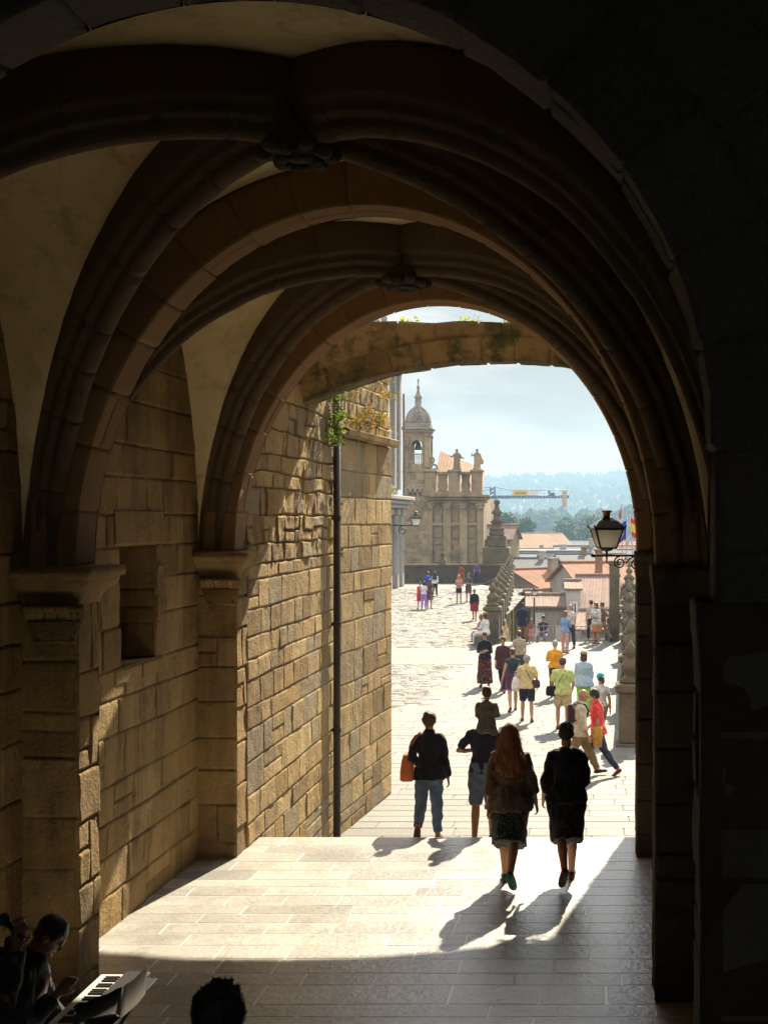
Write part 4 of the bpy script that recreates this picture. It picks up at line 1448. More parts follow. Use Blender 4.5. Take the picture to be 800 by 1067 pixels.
def impost(mb, x_wall, x_edge, y0, y1, sgn):
    """moulded slab round three sides of a pier; sgn +1 for the left wall"""
    prof = [(0.0, -.30), (0.015, -.24), (0.04, -.20), (0.10, -.155), (0.115, -.125), (0.12, -.09), (0.15, -.085), (0.155, -.04), (0.14, -.005), (0.0, 0.0)]
    if sgn < 0:
        prof = [(a * .12, z) for a, z in prof]
    rows = []
    for o_, z in prof:
        oo = o_
        xs = x_edge + sgn * oo
        path = [V(x_wall, y0 - oo * 1.6, z)]
        for k in range(1, 7):
            path.append(V(lerp(x_wall, xs, k / 6), y0 - oo * 1.6 + .006 * noise.noise(V(k, z * 9, y0)), z + .006 * noise.noise(V(k * 1.3, 5, y0))))
        for k in range(1, 6):
            path.append(V(xs + .008 * noise.noise(V(k * 1.7, z * 7, y0)), lerp(y0 - oo * 1.6, y1 + oo * 1.2, k / 5), z + .006 * noise.noise(V(k * 1.3, 9, y0))))
        path.append(V(x_wall, y1 + oo * 1.2, z))
        rows.append([p + V(0, 0, ZS) for p in path])
    mb.grid(rows)


def capital(mb, xc, y0, y1, sgn, w):
    """carved corbel below the impost: bell with leaf lumps"""
    zt = ZS - .28
    for yy in (y0 - .02,):
        for k in range(9):
            x = lerp(xc - w * .48, xc + w * .48, k / 8) + rng.uniform(-.008, .008)
            pts = [V(x, yy - .01, zt - .14), V(x, yy - .04, zt - .08), V(x + rng.uniform(-.01, .01), yy - .065, zt - .03), V(x, yy - .085, zt - .035), V(x, yy - .075, zt - .065)]
            mb.tube(pts, [(.03, .02), (.034, .02), (.036, .024), (.034, .022), (.02, .016)], seg=8)
        # tapering bell with two mouldings
        for zb, hw_, r in ((-.155, .48, .03), (-.30, .36, .026)):
            mb.tube([V(xc - w * hw_, yy - .01, zt + zb), V(xc + w * hw_, yy - .01, zt + zb)], [r, r], xref=(0, 1, 0), seg=8)
        rows = []
        for zb, hw_, dp in ((-.15, .46, .05), (-.21, .44, .05), (-.27, .38, .04), (-.31, .35, .03), (-.36, .33, .025), (-.40, .28, .01)):
            rows.append([V(xc - w * hw_, yy + .03, zt + zb), V(xc - w * hw_, yy - dp * .6, zt + zb), V(xc - w * hw_ * .5, yy - dp, zt + zb), V(xc + w * hw_ * .5, yy - dp, zt + zb), V(xc + w * hw_, yy - dp * .6, zt + zb), V(xc + w * hw_, yy + .03, zt + zb)])
        mb.grid(rows)


def gateway():
    G = thing('vaulted_gateway', 'dark rib vaulted stone passage framing the whole view, with side piers and arches', 'gateway', (AX, 10, -3.75))
    # side walls of the bays
    for sgn, xw, xp in ((1, WL, PL), (-1, WR, PR)):
        for bi, (a, b) in enumerate(BAYS):
            m = MB()
            holes = []
            if sgn == 1 and bi == 1:
                holes = [(12.55 - a, 13.55 - a, -1.40, -0.27)]
            if sgn == 1:
                wall(m, (xw, a - .1), (0, 1), (1, 0), b - a + .2, -3.85, 3.0, holes=[(h[0] + .1, h[1] + .1, h[2], h[3]) for h in holes], amp=.009, hr=(.3, .47), wr=(.35, .85), sub=.055)
            else:
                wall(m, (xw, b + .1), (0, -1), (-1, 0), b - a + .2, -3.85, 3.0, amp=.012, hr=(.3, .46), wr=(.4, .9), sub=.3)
            wo = m.build('side_wall', OCHRE if sgn == 1 else DARKST, G, True)  # right wall darker than the left: shade put into its colour
            if holes:
                y0, y1, z0, z1 = 12.55, 13.55, -1.40, -0.27
                m = MB()
                # recess: two reveals, back, sill and head built of stones
                wall(m, (xw, y0), (-1, 0), (0, 1), .75, z0, z1, amp=.01, back=.02)
                wall(m, (xw - .75, y1), (1, 0), (0, -1), .75, z0, z1, amp=.01, back=.02)
                wall(m, (xw - .75, y0), (0, 1), (1, 0), y1 - y0, z0, z1, amp=.01)
                m.box((xw - .8, y0 - .01, z0 - .1), (xw - .02, y1 + .01, z0 - .004))
                m.box((xw - .8, y0 - .01, z1 + .004), (xw - .02, y1 + .01, z1 + .1))
                rc = m.build('window_recess', OCHRE, G, True)
                rc.data.polygons.foreach_set('use_smooth', [True] * len(rc.data.polygons))
                m = MB()
                wall(m, (xw + .004, y1 + .0), (0, 1), (1, 0), .22, z0 - .16, z1 + .02, amp=.03, hr=(.2, .36), wr=(.2, .24), depth=.05)
                wall(m, (xw + .012, y0 - .16), (0, 1), (1, 0), y1 - y0 + .36, z0 - .17, z0 - .004, amp=.012, hr=(.16, .18), wr=(.5, .8), depth=.05)
                wall(m, (xw + .012, y0 - .2), (0, 1), (1, 0), y1 - y0 + .45, z1 + .004, z1 + .36, amp=.014, hr=(.34, .37), wr=(1.4, 1.5), depth=.03)
                m.build('window_surround', OCHRE, rc, True)
        for k, (y0, y1) in enumerate(((5.85, 6.3), (10.4, 10.85), (15.0, 15.45))):
            m = MB()
            zt = ZS - .2
            hr, wr = (.32, .5), (.22, .46)
            if sgn == 1:
                wall(m, (xw - .1, y0), (1, 0), (0, -1), xp - xw + .1, -3.95, zt, hr, (.3, .56), amp=.009)
                wall(m, (xp, y0), (0, 1), (1, 0), y1 - y0, -3.95, zt, hr, (.2, .46), amp=.013, depth=.02, back=.022)
                wall(m, (xp, y1), (-1, 0), (0, 1), xp - xw + .1, -3.95, zt, hr, (.3, .56), sub=.3)
            else:
                wall(m, (xp, y0), (1, 0), (0, -1), xw - xp + .1, -3.95, zt, hr, (.3, .56), sub=.3)
                wall(m, (xp, y1), (0, -1), (-1, 0), y1 - y0, -3.95, zt, hr, (.2, .46), sub=.2)
                wall(m, (xw + .1, y1), (-1, 0), (0, 1), xw - xp + .1, -3.95, zt, hr, (.3, .56), sub=.3)
            p = m.build('pier', OCHRE if sgn == 1 else DARKST, G, True)  # right piers likewise darkened in colour for the shadow side
            m = MB()
            impost(m, xw - .1 * sgn, xp, y0, y1, sgn)
            if sgn > 0:
                capital(m, (xw + xp) / 2 + .05 * sgn, y0, y1, sgn, .42)
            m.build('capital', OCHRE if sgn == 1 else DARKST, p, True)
    # transverse arches
    for (y0, y1, bb) in ((10.4, 10.85, 2.80), (15.0, 15.47, 2.81)):
        m = MB()
        arch(m, y0, y1, 2.25, bb, .35, 19)
        m.build('transverse_arch', ARCHST, G, True)
    # near arch: stilted half circle in a big dark wall
    m = MB()
    arch(m, 5.85, 6.3, 2.12, 2.12, .42, 15, -1.6, 0.3, amp=.012, depth=.02)
    for r0, r1, n in ((.44, 1.05, 13), (1.07, 1.75, 15), (1.77, 2.6, 17), (2.62, 3.6, 17)):
        ed = [0.0]
        for i in range(n):
            ed.append(ed[-1] + rng.uniform(.7, 1.3))
        ed = [e / ed[-1] * PI for e in ed]
        for t0, t1 in zip(ed, ed[1:]):
            def P(s_, t_, d, t0=t0, t1=t1, r0=r0, r1=r1):
                th = lerp(t0 + .004, t1 - .004, s_)
                r = 2.12 + lerp(r0, r1, t_)
                return V(-1.6 + r * math.cos(th), 5.85 - d, .3 + r * math.sin(th))
            block(m, P, (t1 - t0) * (2.4 + r0), r1 - r0, .03, .025, .014, rng.uniform(0, 99), .12)
        rows = []
        for i in range(33):
            th = PI * i / 32
            rows.append([V(-1.6 + (2.12 + q) * math.cos(th), 5.875, .3 + (2.12 + q) * math.sin(th)) for q in (r0 - .04, r1 + .04)])
        m.grid(rows)
    wall(m, (0.54, 5.85), (1, 0), (0, -1), 3.5, -4.0, .3, (.35, .55), (.5, .9), amp=.014)
    wall(m, (-7.2, 5.85), (1, 0), (0, -1), 3.46, -4.0, .3, (.35, .55), (.5, .9), sub=.3)
    m.box((0.54, 5.9, -4), (.86, 6.3, .3))
    m.box((-4.4, 5.9, -4), (-3.74, 6.3, .3))
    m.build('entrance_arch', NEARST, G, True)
    # vault webs, ribs, bosses
    for (a, b) in BAYS:
        m = MB()
        web(m, a, b)
        m.build('vault_web', PLASTER, G, True)
        Yc, hf = (a + b) / 2, (b - a) / 2
        for sx in (-1, 1):
            for sy in (-1, 1):
                m = MB()
                half_rib(m, Yc, hf, sx, sy)
                m.build('vault_rib', RIBST, G, True)
        m = MB()
        c = V(AX - .06, Yc, ZS + 2.62)
        m.lathe(c, [(.05, -.03), (.16, -.02), (.2, .02), (.2, .1), (.14, .25)], 16)
        for k in range(11):
            an = 2 * PI * k / 11
            m.ell(c + V(.21 * math.cos(an), .21 * math.sin(an), .01 + .03 * (k % 2)), (.062, .062, .055), 8, 6)
            m.ell(c + V(.115 * math.cos(an + .3), .115 * math.sin(an + .3), -.025), (.045, .045, .04), 8, 6)
        m.build('boss', DARKST, G, True)
    # mass of the building above and beside the passage
    m = MB()
    m.box((-7.4, -7.4, 4.4), (4.2, 15.5, 4.9))
    m.box((-7.6, -7.4, -5), (-7.2, 5.9, 4.4))
    m.box((3.8, -7.4, -5), (4.2, 15.5, 4.4))
    m.box((-7.6, 5.95, -5), (-5.3, 15.4, 4.4))
    for x0, x1 in ((-7.4, -1.4), (3.6, 4.0)):
        m.box((x0, -7.6, -1.6), (x1, -7.2, 4.4))
    m.box((-1.4, -7.6, 3.2), (3.6, -7.2, 4.4))
    m.build('upper_building', DARKST, G)
    m = MB()
    rows = []
    for i in range(49):
        th = PI * i / 48
        x, z = ell_pt(th, 2.55, 3.12)
        k = max(abs(math.cos(th)), abs(math.sin(th)))
        rows.append([V(x, 15.44, z), V(AX + 3.4 * math.cos(th) / k, 15.44, ZS + 6.0 * math.sin(th) / k)])
    m.grid(rows)
    m.quad(V(-5.4, 15.44, 4), V(3.2, 15.44, 4), V(3.2, 15.44, 9), V(-5.4, 15.44, 9))
    m.build('outer_gable', OCHRE, G)


floors()
gateway()


# ------------------------------------------------------- walls beyond the gate
def leaf_clump(mb, c, r, n, size, droop=0.0, rr=rng, squash=1.0):
    for _ in range(n):
        d = V(rr.gauss(0, 1), rr.gauss(0, 1), rr.gauss(0, 1) * squash)
        d = d.normalized() * r * rr.random() ** .4
        p = Vector(c) + d + V(0, 0, -droop * abs(d.x))
        a = V(rr.gauss(0, 1), rr.gauss(0, 1), rr.gauss(0, .6)).normalized() * size * rr.uniform(.6, 1.3)
        b = a.cross(V(rr.gauss(0, 1), rr.gauss(0, 1), rr.gauss(0, 1))).normalized() * a.length * .55
        mb.add([p - a, p + b * .9 + a * .1, p + a, p - b * .9 + a * .1], [(0, 1, 2, 3)])


def leaf_mat(name, cols, tl=.45):
    t = NT(name)
    g = t.n('ShaderNodeNewGeometry')
    c = t.ramp(g.outputs['Random Per Island'], [(i / max(1, len(cols) - 1), c_) for i, c_ in enumerate(cols)])
    t.out(c, 0.7, None, Specular_IOR_Level=0.08)
    tr = t.n('ShaderNodeBsdfTranslucent')
    t.l(t.mix(1.0, c, (1.6, 1.9, 0.8), 'MULTIPLY'), tr.inputs['Color'])
    mx = t.n('ShaderNodeMixShader')
    mx.inputs[0].default_value = tl
    t.l(t.bsdf.outputs[0], mx.inputs[1])
    t.l(tr.outputs[0], mx.inputs[2])
    t.l(mx.outputs[0], t.t.nodes['Material Output'].inputs['Surface'])
    return t.mat


LEAF = leaf_mat('leaf_green', [(0.03, 0.06, 0.014), (0.07, 0.11, 0.025), (0.13, 0.17, 0.05), (0.16, 0.13, 0.05)], .35)
LEAFW = leaf_mat('leaf_weeds', [(0.10, 0.11, 0.03), (0.24, 0.16, 0.05), (0.26, 0.09, 0.05), (0.16, 0.15, 0.06)], .3)


def outer_walls():
    W = thing('stone_wall', 'tall sunlit ochre stone wall running out from the gate on the left', 'wall', (-4.0, 18, -4.5))
    m = MB()
    wall(m, (-4.0, 15.47), (0.0036, 1), (1, 0), 5.5, -5.3, -.55, (.24, .4), (.36, .95), amp=.008, depth=.011, sub=.05)
    wall(m, (-4.0, 15.47), (0.0036, 1), (1, 0), 5.5, -.55, 3.4, (.13, .4), (.16, .7), amp=.022, depth=.028, rough=3.0, back=.032, sub=.05)
    m.box((-7.0, 15.47, -5.5), (-4.035, 21.0, 3.4))
    m.build('wall_face', OCHRE2, W, True)
    W = thing('stone_wall', 'pale squared stone wall with a ledge, past the drainpipe', 'wall', (-3.85, 22.5, -5))
    u = V(.28, 3.4, 0).normalized()
    m = MB()
    wall(m, (-3.98, 21.0), (u.x, u.y), (u.y, -u.x), 3.41, -5.4, 1.28, (.32, .5), (.4, .95), amp=.006, depth=.010, sub=.05)
    m.add([V(-7, 20.99, -5.4), V(-4.02, 20.99, -5.4), V(-3.74, 24.37, -5.4), V(-7, 24.37, -5.4), V(-7, 20.99, 2.5), V(-4.02, 20.99, 2.5), V(-3.74, 24.37, 2.5), V(-7, 24.37, 2.5)],
          [(0, 1, 5, 4), (1, 2, 6, 5), (2, 3, 7, 6), (4, 5, 6, 7)])
    wall(m, (-3.98 + u.x * 3.41, 21 + u.y * 3.41), (-1, 0), (0, 1), 2.5, -5.4, 1.28, sub=.3)
    m.build('wall_face', OCHRE2, W, True)
    m = MB()
    wall(m, (-3.99, 21.0), (u.x, u.y), (u.y, -u.x), 3.3, 1.40, 2.62, (.16, .32), (.18, .5), amp=.022, depth=.03, rough=2.0, back=.035)
    m.build('rubble_top', OCHRE2, W, True)
    m = MB()
    for k in range(5):
        a0, a1 = k * .69, k * .69 + .68
        p0, p1 = V(-3.98, 21, 0) + u * a0, V(-3.98, 21, 0) + u * a1
        nn = V(u.y, -u.x, 0)
        vs = []
        for z, o_ in ((1.27, .06), (1.31, .13), (1.40, .15), (1.42, .1), (1.43, -.1), (1.27, -.1)):
            vs.append([p0 + nn * o_ + V(0, 0, z), p1 + nn * o_ + V(0, 0, z)])
        m.grid([[r[0] for r in vs], [r[1] for r in vs]])
    m.build('ledge', OCHRE2, W)
    m = MB()
    for _ in range(26):
        p = V(-3.9, 21, 0) + u * rng.uniform(.2, 3.3) + V(.03, 0, rng.choice([2.5, 2.1, 1.7, 1.5]) + rng.uniform(-.1, .15))
        leaf_clump(m, p, rng.uniform(.08, .16), 36, .03)
    tag(m.build('wall_weeds', LEAFW), 'reddish and yellow weeds sprouting along the broken wall top', 'weeds')
    m = MB()
    for _ in range(34):
        t_ = rng.random()
        p = V(-3.88 + rng.uniform(0, .12), 20.2 + rng.uniform(-.35, .1) - 1.0 * (1 - t_) * rng.random(), 1.12 + .85 * t_ * rng.uniform(.4, 1))
        leaf_clump(m, p, rng.uniform(.05, .11), 22, .03, .2)
    for z in (.25, -.55):
        leaf_clump(m, V(-3.87, 20.35, z), .09, 30, .035)
    tag(m.build('wall_plant', LEAF), 'bright green leafy plant growing from the wall beside the drainpipe top', 'plant')
    # drainpipe
    D = thing('drainpipe', 'dark brown metal drainpipe standing against the sunlit stone wall', 'drainpipe', (-3.9, 20.3, -4.9))
    brown = plain_mat('brown_paint', (0.035, 0.022, 0.018), .4, .2, 9, .1, 30, .4)
    m = MB()
    m.tube([V(-3.9, 20.3, -4.95), V(-3.9, 20.3, 1.95)], [.055, .055], seg=14)
    m.build('pipe', brown, D, True)
    for z in (-3.2, -1.6, 0.0, 1.5):
        m = MB()
        m.tube([V(-3.9, 20.3, z - .035), V(-3.9, 20.3, z + .035)], [.068, .068], seg=14)
        m.box((-4.02, 20.285, z - .02), (-3.94, 20.315, z + .02))
        m.build('bracket', brown, D)
    # low arch thrown across the street
    A = thing('street_arch', 'mossy flat stone arch spanning the street just outside the passage', 'arch', (-1.5, 19.2, 2.2))
    m = MB()
    cxa, Ra = -1.35, 6.4
    zc = 2.23 - Ra

    def fp(x, r):
        a_ = (x - cxa) / Ra
        return V(cxa + (Ra + r) * math.sin(a_), 0, zc + (Ra + r) * math.cos(a_))
    x = -4.12
    while x < 1.2:
        w = rng.uniform(.36, .52)
        x1 = min(x + w, 1.25)

        def Pf(s_, t_, d, x=x, x1=x1):
            p = fp(lerp(x + .008, x1 - .008, s_), lerp(0, .33, t_))
            return V(p.x, 18.3 - d, p.z - .08)

        def Pt(s_, t_, d, x=x, x1=x1):
            p = fp(lerp(x + .008, x1 - .008, s_), 0)
            q = fp(lerp(x + .008, x1 - .008, s_), -d)
            return V(q.x, lerp(18.3, 19.38, t_), q.z - .08 * (1 - t_))
        block(m, Pf, w, .33, .025, .02, .016, rng.uniform(0, 9), .1)
        block(m, Pt, w, 1.08, .025, .02, .012, rng.uniform(0, 9), .1)
        x = x1
    x = -4.12
    while x < 1.2:
        w = rng.uniform(.3, .8)
        x1 = min(x + w, 1.25)

        def Pc(s_, t_, d, x=x, x1=x1):
            xx = lerp(x + .008, x1 - .008, s_)
            p = fp(xx, .34)
            top = 2.68 + .04 * noise.noise(V(xx * 2, 3, 1))
            return V(xx, 18.28 - d, lerp(p.z - .08, top, t_))
        block(m, Pc, w, .25, .025, .02, .018, rng.uniform(0, 9), .1)
        x = x1
    rows = []
    for i in range(25):
        xx = lerp(-4.1, 1.25, i / 24)
        p = fp(xx, .014)
        rows.append([V(p.x, 18.32, p.z - .075), V(p.x, 19.36, p.z), V(xx, 19.36, 2.66), V(xx, 18.3, 2.66)])
    m.grid(rows, close=True)
    m.build('arch_stones', MOSSY, A, True)
    m = MB()
    for xx in (-2.63, -2.5, -1.8, -1.7, -1.62, -1.2, -3.2):
        leaf_clump(m, V(xx, 18.6, 2.72), .07 + .04 * rng.random(), 30, .03)
    tag(m.build('arch_weeds', leaf_mat('leaf_yellow', [(0.2, 0.22, 0.04), (0.35, 0.32, 0.08), (0.12, 0.16, 0.03)])), 'yellow green tufts growing on top of the mossy street arch', 'weeds')
    # wall on the right that carries the arch
    B = thing('side_building', 'dark corner of the building to the right of the gate, in shadow', 'building', (1.5, 17.5, -4))
    m = MB()
    u = V(.36, 3.95, 0).normalized()
    wall(m, (.99, 19.42), (-u.x, -u.y), (-u.y, u.x), 3.95, -5.3, 5.5, (.35, .5), (.5, .9), sub=.4)
    m.add([V(.67, 15.48, -5.4), V(1.02, 19.4, -5.4), V(4, 19.4, -5.4), V(4, 15.48, -5.4), V(.67, 15.48, 5.5), V(1.02, 19.4, 5.5), V(4, 19.4, 5.5), V(4, 15.48, 5.5)],
          [(0, 1, 5, 4), (1, 2, 6, 5), (2, 3, 7, 6), (3, 0, 4, 7), (4, 5, 6, 7)])
    m.build('wall', OCHRE, B, True)
    # handrail of the steps
    H = MB()
    H.tube([V(.50, 16.0, -3.8), V(.50, 16.0, -3.42), V(.52, 16.1, -3.38), V(.62, 19.6, -4.2), V(.62, 19.6, -4.9)], .018, seg=8)
    tag(H.build('handrail', plain_mat('rusty_iron', (0.12, 0.05, 0.025), .6, .3, 20), None, True), 'thin rusty handrail at the right edge of the steps', 'handrail')


outer_walls()
# ---------------------------------------------------------------- street lantern
GLASS = None


def glass_mat():
    t = NT('milky_glass')
    t.out((0.82, 0.76, 0.66), 0.35, None, Specular_IOR_Level=0.5, Transmission_Weight=0.0, Subsurface_Weight=0.0)
    tr = t.n('ShaderNodeBsdfTranslucent')
    tr.inputs['Color'].default_value = (0.96, 0.93, 0.86, 1)
    mx = t.n('ShaderNodeMixShader')
    mx.inputs[0].default_value = 0.8
    out = t.t.nodes['Material Output']
    t.l(t.bsdf.outputs[0], mx.inputs[1])
    t.l(tr.outputs[0], mx.inputs[2])
    t.l(mx.outputs[0], out.inputs['Surface'])
    return t.mat


GLASS = glass_mat()
COPPER = plain_mat('copper_cap', (0.35, 0.16, 0.09), .35, .3, 20, .1, 60, .5, .8)


def lantern_head(root, c, s):
    """four sided lantern, base centre c, height about 0.62*s"""
    rot = R(12)

    def sq(h, z):
        return [c + V(h * math.sqrt(2) * math.cos(rot + PI / 4 + k * PI / 2), h * math.sqrt(2) * math.sin(rot + PI / 4 + k * PI / 2), z) * s for k in range(4)]
    m = MB()
    lo, hi = sq(.135, .06), sq(.235, .38)
    for k in range(4):
        m.tube([lo[k], hi[k]], .016 * s, seg=6)
        m.tube([lo[k], lo[(k + 1) % 4]], .016 * s, seg=6)
        m.tube([hi[k], hi[(k + 1) % 4]], .019 * s, seg=6)
    m.lathe(c, [(.03 * s, 0), (.10 * s, .02 * s), (.12 * s, .05 * s), (.16 * s, .06 * s)], 12)
    fr = m.build('frame', IRON, root, True)
    for k in range(4):
        g = MB()
        a, b, c2, d = lo[k].copy(), lo[(k + 1) % 4].copy(), hi[(k + 1) % 4].copy(), hi[k].copy()
        n_ = ((a + b + c2 + d) / 4 - c)
        n_.z = 0
        n_.normalize()
        g.add([a, b, c2, d], [(0, 1, 2, 3)])
        g.build('pane', GLASS, fr)
    m = MB()
    rs = [sq(.262, .375), sq(.268, .405), sq(.15, .52), sq(.09, .555), sq(.085, .565)]
    m.grid(rs, close=True)
    m.f.append((0, 1, 2, 3))
    m.m.append(0)
    for p in rs[1]:
        m.ell(p + V(0, 0, .02 * s), (.014 * s, .014 * s, .03 * s), 6, 5)
    m.build('hood', plain_mat('blued_iron', (0.014, 0.016, 0.02), .22, .2, 10, .1, 40, .6), root)
    m = MB()
    m.lathe(c, [(.06 * s, .55 * s), (.055 * s, .60 * s), (.065 * s, .61 * s), (.06 * s, .65 * s), (.085 * s, .67 * s), (.09 * s, .69 * s), (.02 * s, .70 * s)], 14)
    m.build('finial', COPPER, root, True)


def spiral(mb, c, r, turns, start, plane, rad, sgn=1):
    pts = []
    n = int(22 * turns)
    for i in range(n + 1):
        a = start + sgn * 2 * PI * turns * i / n
        rr_ = r * (1 - .72 * i / n)
        pts.append(c + plane * (rr_ * math.cos(a)) + V(0, 0, rr_ * math.sin(a)))
    mb.tube(pts, rad, xref=(0, 1, 0), seg=6)


def lanterns():
    Y = 16.35
    L = thing('wall_lantern', 'black iron street lantern with milky panes on a scrolled wall bracket', 'lantern', (.15, Y, -.4))
    arm_z = -.455
    m = MB()
    m.tube([V(.0, Y, arm_z), V(.66, Y, arm_z)], .014, xref=(0, 1, 0), seg=8)
    m.ell((-.02, Y, arm_z), (.035, .022, .024), 8, 6)
    m.tube([V(-.06, Y, arm_z), V(-.02, Y, arm_z)], [.003, .02], xref=(0, 1, 0), seg=6)
    ex = V(1, 0, 0)
    spiral(m, V(.30, Y, arm_z - .085), .075, 1.6, PI / 2, ex, .010)
    spiral(m, V(.50, Y, arm_z - .10), .085, 1.6, PI / 2, ex, .010, -1)
    m.tube([V(.37, Y, arm_z - .10), V(.42, Y, arm_z - .04), V(.47, Y, arm_z - .01)], .009, seg=6)
    m.tube([V(.14, Y, arm_z), V(.14, Y, arm_z - .09)], [.014, .006], seg=6)
    m.tube([V(.14, Y, arm_z), V(.14, Y, arm_z + .07)], [.014, .014], seg=6)
    m.box((.64, Y - .05, arm_z - .28), (.70, Y + .05, arm_z + .06))
    m.tube([V(.56, Y, arm_z - .16), V(.66, Y, arm_z - .16)], [.045, .045], xref=(0, 1, 0), seg=8)
    m.build('bracket', IRON, L, True)
    lantern_head(L, V(.14, Y, arm_z + .05), .72)
    # lantern on the palace front and the far lamp posts
    p = at(433, 549, 91)
    L = thing('palace_lantern', 'lantern on the corner of the pale palace front, beside its cornice', 'lantern', p)
    m = MB()
    m.tube([p + V(-1.6, .2, .1), p + V(0, 0, .1)], .05, xref=(0, 1, 0), seg=6)
    spiral(m, p + V(-.9, .1, -.25), .3, 1.3, PI / 2, V(1, 0, 0), .04)
    m.build('bracket', IRON, L, True)
    lantern_head(L, p + V(0, 0, .0), 1.5)
    for px, y0, y1, Y, lab in ((556.5, 612, 660, 66, 'small lamp post in the sunken street, at the end of the left balustrade'), (631.5, 638, 668, 60, 'white paned lamp post by the pillar at the head of the steps')):
        p0, p1 = at(px, y1, Y), at(px, y0, Y)
        L = thing('lamp_post', lab, 'lamp post', p0)
        m = MB()
        m.tube([p0, p1 - V(0, 0, .5)], [.05, .035], seg=8)
        m.build('post', IRON, L, True)
        lantern_head(L, p1 - V(0, 0, .42), .62)


# ----------------------------------------------------------------- balustrades
def finial(m, c, h, r):
    m.lathe(c, [(r * .9, 0), (r * 1.05, h * .05), (r * .5, h * .14), (r * .55, h * .2), (r * .85, h * .34), (r * .8, h * .44), (r * .4, h * .55), (r * .3, h * .62), (r * .55, h * .68), (r * .6, h * .76), (r * .35, h * .86), (r * .08, h)], 10)


def balustrades():
    def run(label, pts, post, cap, first=None):
        B = thing('balustrade', label, 'balustrade', V(*pts[0], -5.25))
        zb = -5.25
        for i, (x, y) in enumerate(pts):
            m = MB()
            w = post
            m.bbox((x - w - .06, y - w - .06, zb - .02), (x + w + .06, y + w + .06, zb + .22), .03)
            m.bbox((x - w, y - w, zb + .22), (x + w, y + w, zb + 1.35), .025)
            m.bbox((x - w - .08, y - w - .08, zb + 1.35), (x + w + .08, y + w + .08, zb + 1.55), .04)
            p = m.build('post', LICHEN, B)
            m = MB()
            finial(m, V(x, y, zb + 1.55), cap, w)
            m.build('finial', LICHEN, p, True)
        for (a, b) in zip(pts, pts[1:]):
            A_, B_ = V(*a, 0), V(*b, 0)
            d = (B_ - A_)
            ln = d.length
            d.normalize()
            Mx = Matrix.Translation(A_ + V(0, 0, zb)) @ Matrix.Rotation(math.atan2(d.y, d.x), 4, 'Z')
            m = MB()
            m.bbox((post, -.16, .0), (ln - post, .16, .2), .02, Mx)
            m.bbox((post, -.17, 1.02), (ln - post, .17, 1.24), .03, Mx)
            m.build('rail', LICHEN, B)
            n = int(ln / .52)
            for k in range(n):
                m = MB()
                m.lathe(Mx @ V((k + .5) * ln / n, 0, .2), [(.10, 0), (.10, .06), (.06, .1), (.12, .3), (.06, .56), (.08, .66), (.10, .74), (.10, .83)], 8)
                m.build('baluster', LICHEN, B, True)
    ptsL = [(lerp(-4.32, -6.6, t), lerp(56.5, 105, t)) for t in [i / 10 for i in range(11)]]
    run('lichen grey stone balustrade with tall finials, left of the sunken street', ptsL[:11], .30, 1.0)
    ptsR = [(.80, 30.2), (.98, 36.5), (1.12, 43), (1.28, 50), (1.42, 57)]
    run('near stone balustrade with worn finial posts at the right edge of the square', ptsR, .27, .95)
    ptsR = [(1.50, 61), (1.7, 68), (1.92, 76), (2.15, 85), (2.4, 95)]
    run('far stone balustrade along the right side of the sunken street', ptsR, .27, .95)
    # seat against the first left post
    m = MB()
    m.bbox((-4.95, 54.9, -5.25), (-4.64, 56.6, -4.83), .02)
    tag(m.build('stone_seat', LICHEN), 'low stone seat against the first post of the left balustrade', 'seat')
    # walls holding the terraces beside the sunken street
    for lab, a, b, sgn in (('yellowish retaining wall under the left balustrade', (-4.1, 56.5), (-6.4, 108), 1), ('retaining wall of the right terrace beside the sunken street', (1.2, 56.7), (2.6, 112), -1)):
        m = MB()
        A_, B_ = V(*a, 0), V(*b, 0)
        d = (B_ - A_)
        ln = d.length
        d.normalize()
        n = (d.y * sgn, -d.x * sgn)
        if sgn > 0:
            wall(m, a, (d.x, d.y), n, ln, -16, -5.26, (.4, .6), (.7, 1.3), sub=.5, amp=.03)
        else:
            wall(m, b, (-d.x, -d.y), n, ln, -16, -5.26, (.4, .6), (.7, 1.3), sub=.5, amp=.03)
        tag(m.build('retaining_wall', OCHRE2, None, True), lab, 'wall')
    # tall pillar and railing at the head of the steps
    P = thing('stone_pillar', 'tall square stone pillar streaked green beside the head of the steps', 'pillar', (.82, 57.6, -5.25))
    m = MB()
    m.bbox((.60, 57.4, -5.6), (1.04, 57.84, -2.0), .03)
    m.build('shaft', LICHEN, P)
    m = MB()
    m.bbox((.54, 57.34, -2.0), (1.10, 57.9, -1.82), .04)
    m.build('capstone', LICHEN, P)
    Rl = thing('railing', 'thin grey metal railing across the head of the descending steps', 'railing', (-1.6, 57.2, -5.25))
    gm = plain_mat('grey_paint_metal', (.2, .2, .21), .4, .1, 10, 0, 10, .5)
    for k in range(20):
        x = -3.2 + k * .2
        m = MB()
        m.tube([V(x, 57.2, -5.9), V(x, 57.2, -4.5 if k % 5 == 0 else -4.62)], .014, seg=6)
        m.build('bar', gm, Rl, True)
    m = MB()
    m.tube([V(-3.2, 57.2, -4.6), V(.6, 57.2, -4.6)], .02, seg=6, xref=(0, 1, 0))
    m.tube([V(-3.2, 57.2, -5.2), V(.6, 57.2, -5.2)], .015, seg=6, xref=(0, 1, 0))
    m.build('top_rail', gm, Rl, True)
    # steps of the sunken street
    m = MB()
    for i in range(40):
        z = -5.42 - i * .17
        m.box((-6.0, 57.0 + i * .62 - .05, z - .5), (2.2, 57.0 + (i + 1) * .62, z))
    struct(m.build('descending_steps', PSLAB))
    # kerb at the lip
    m = MB()
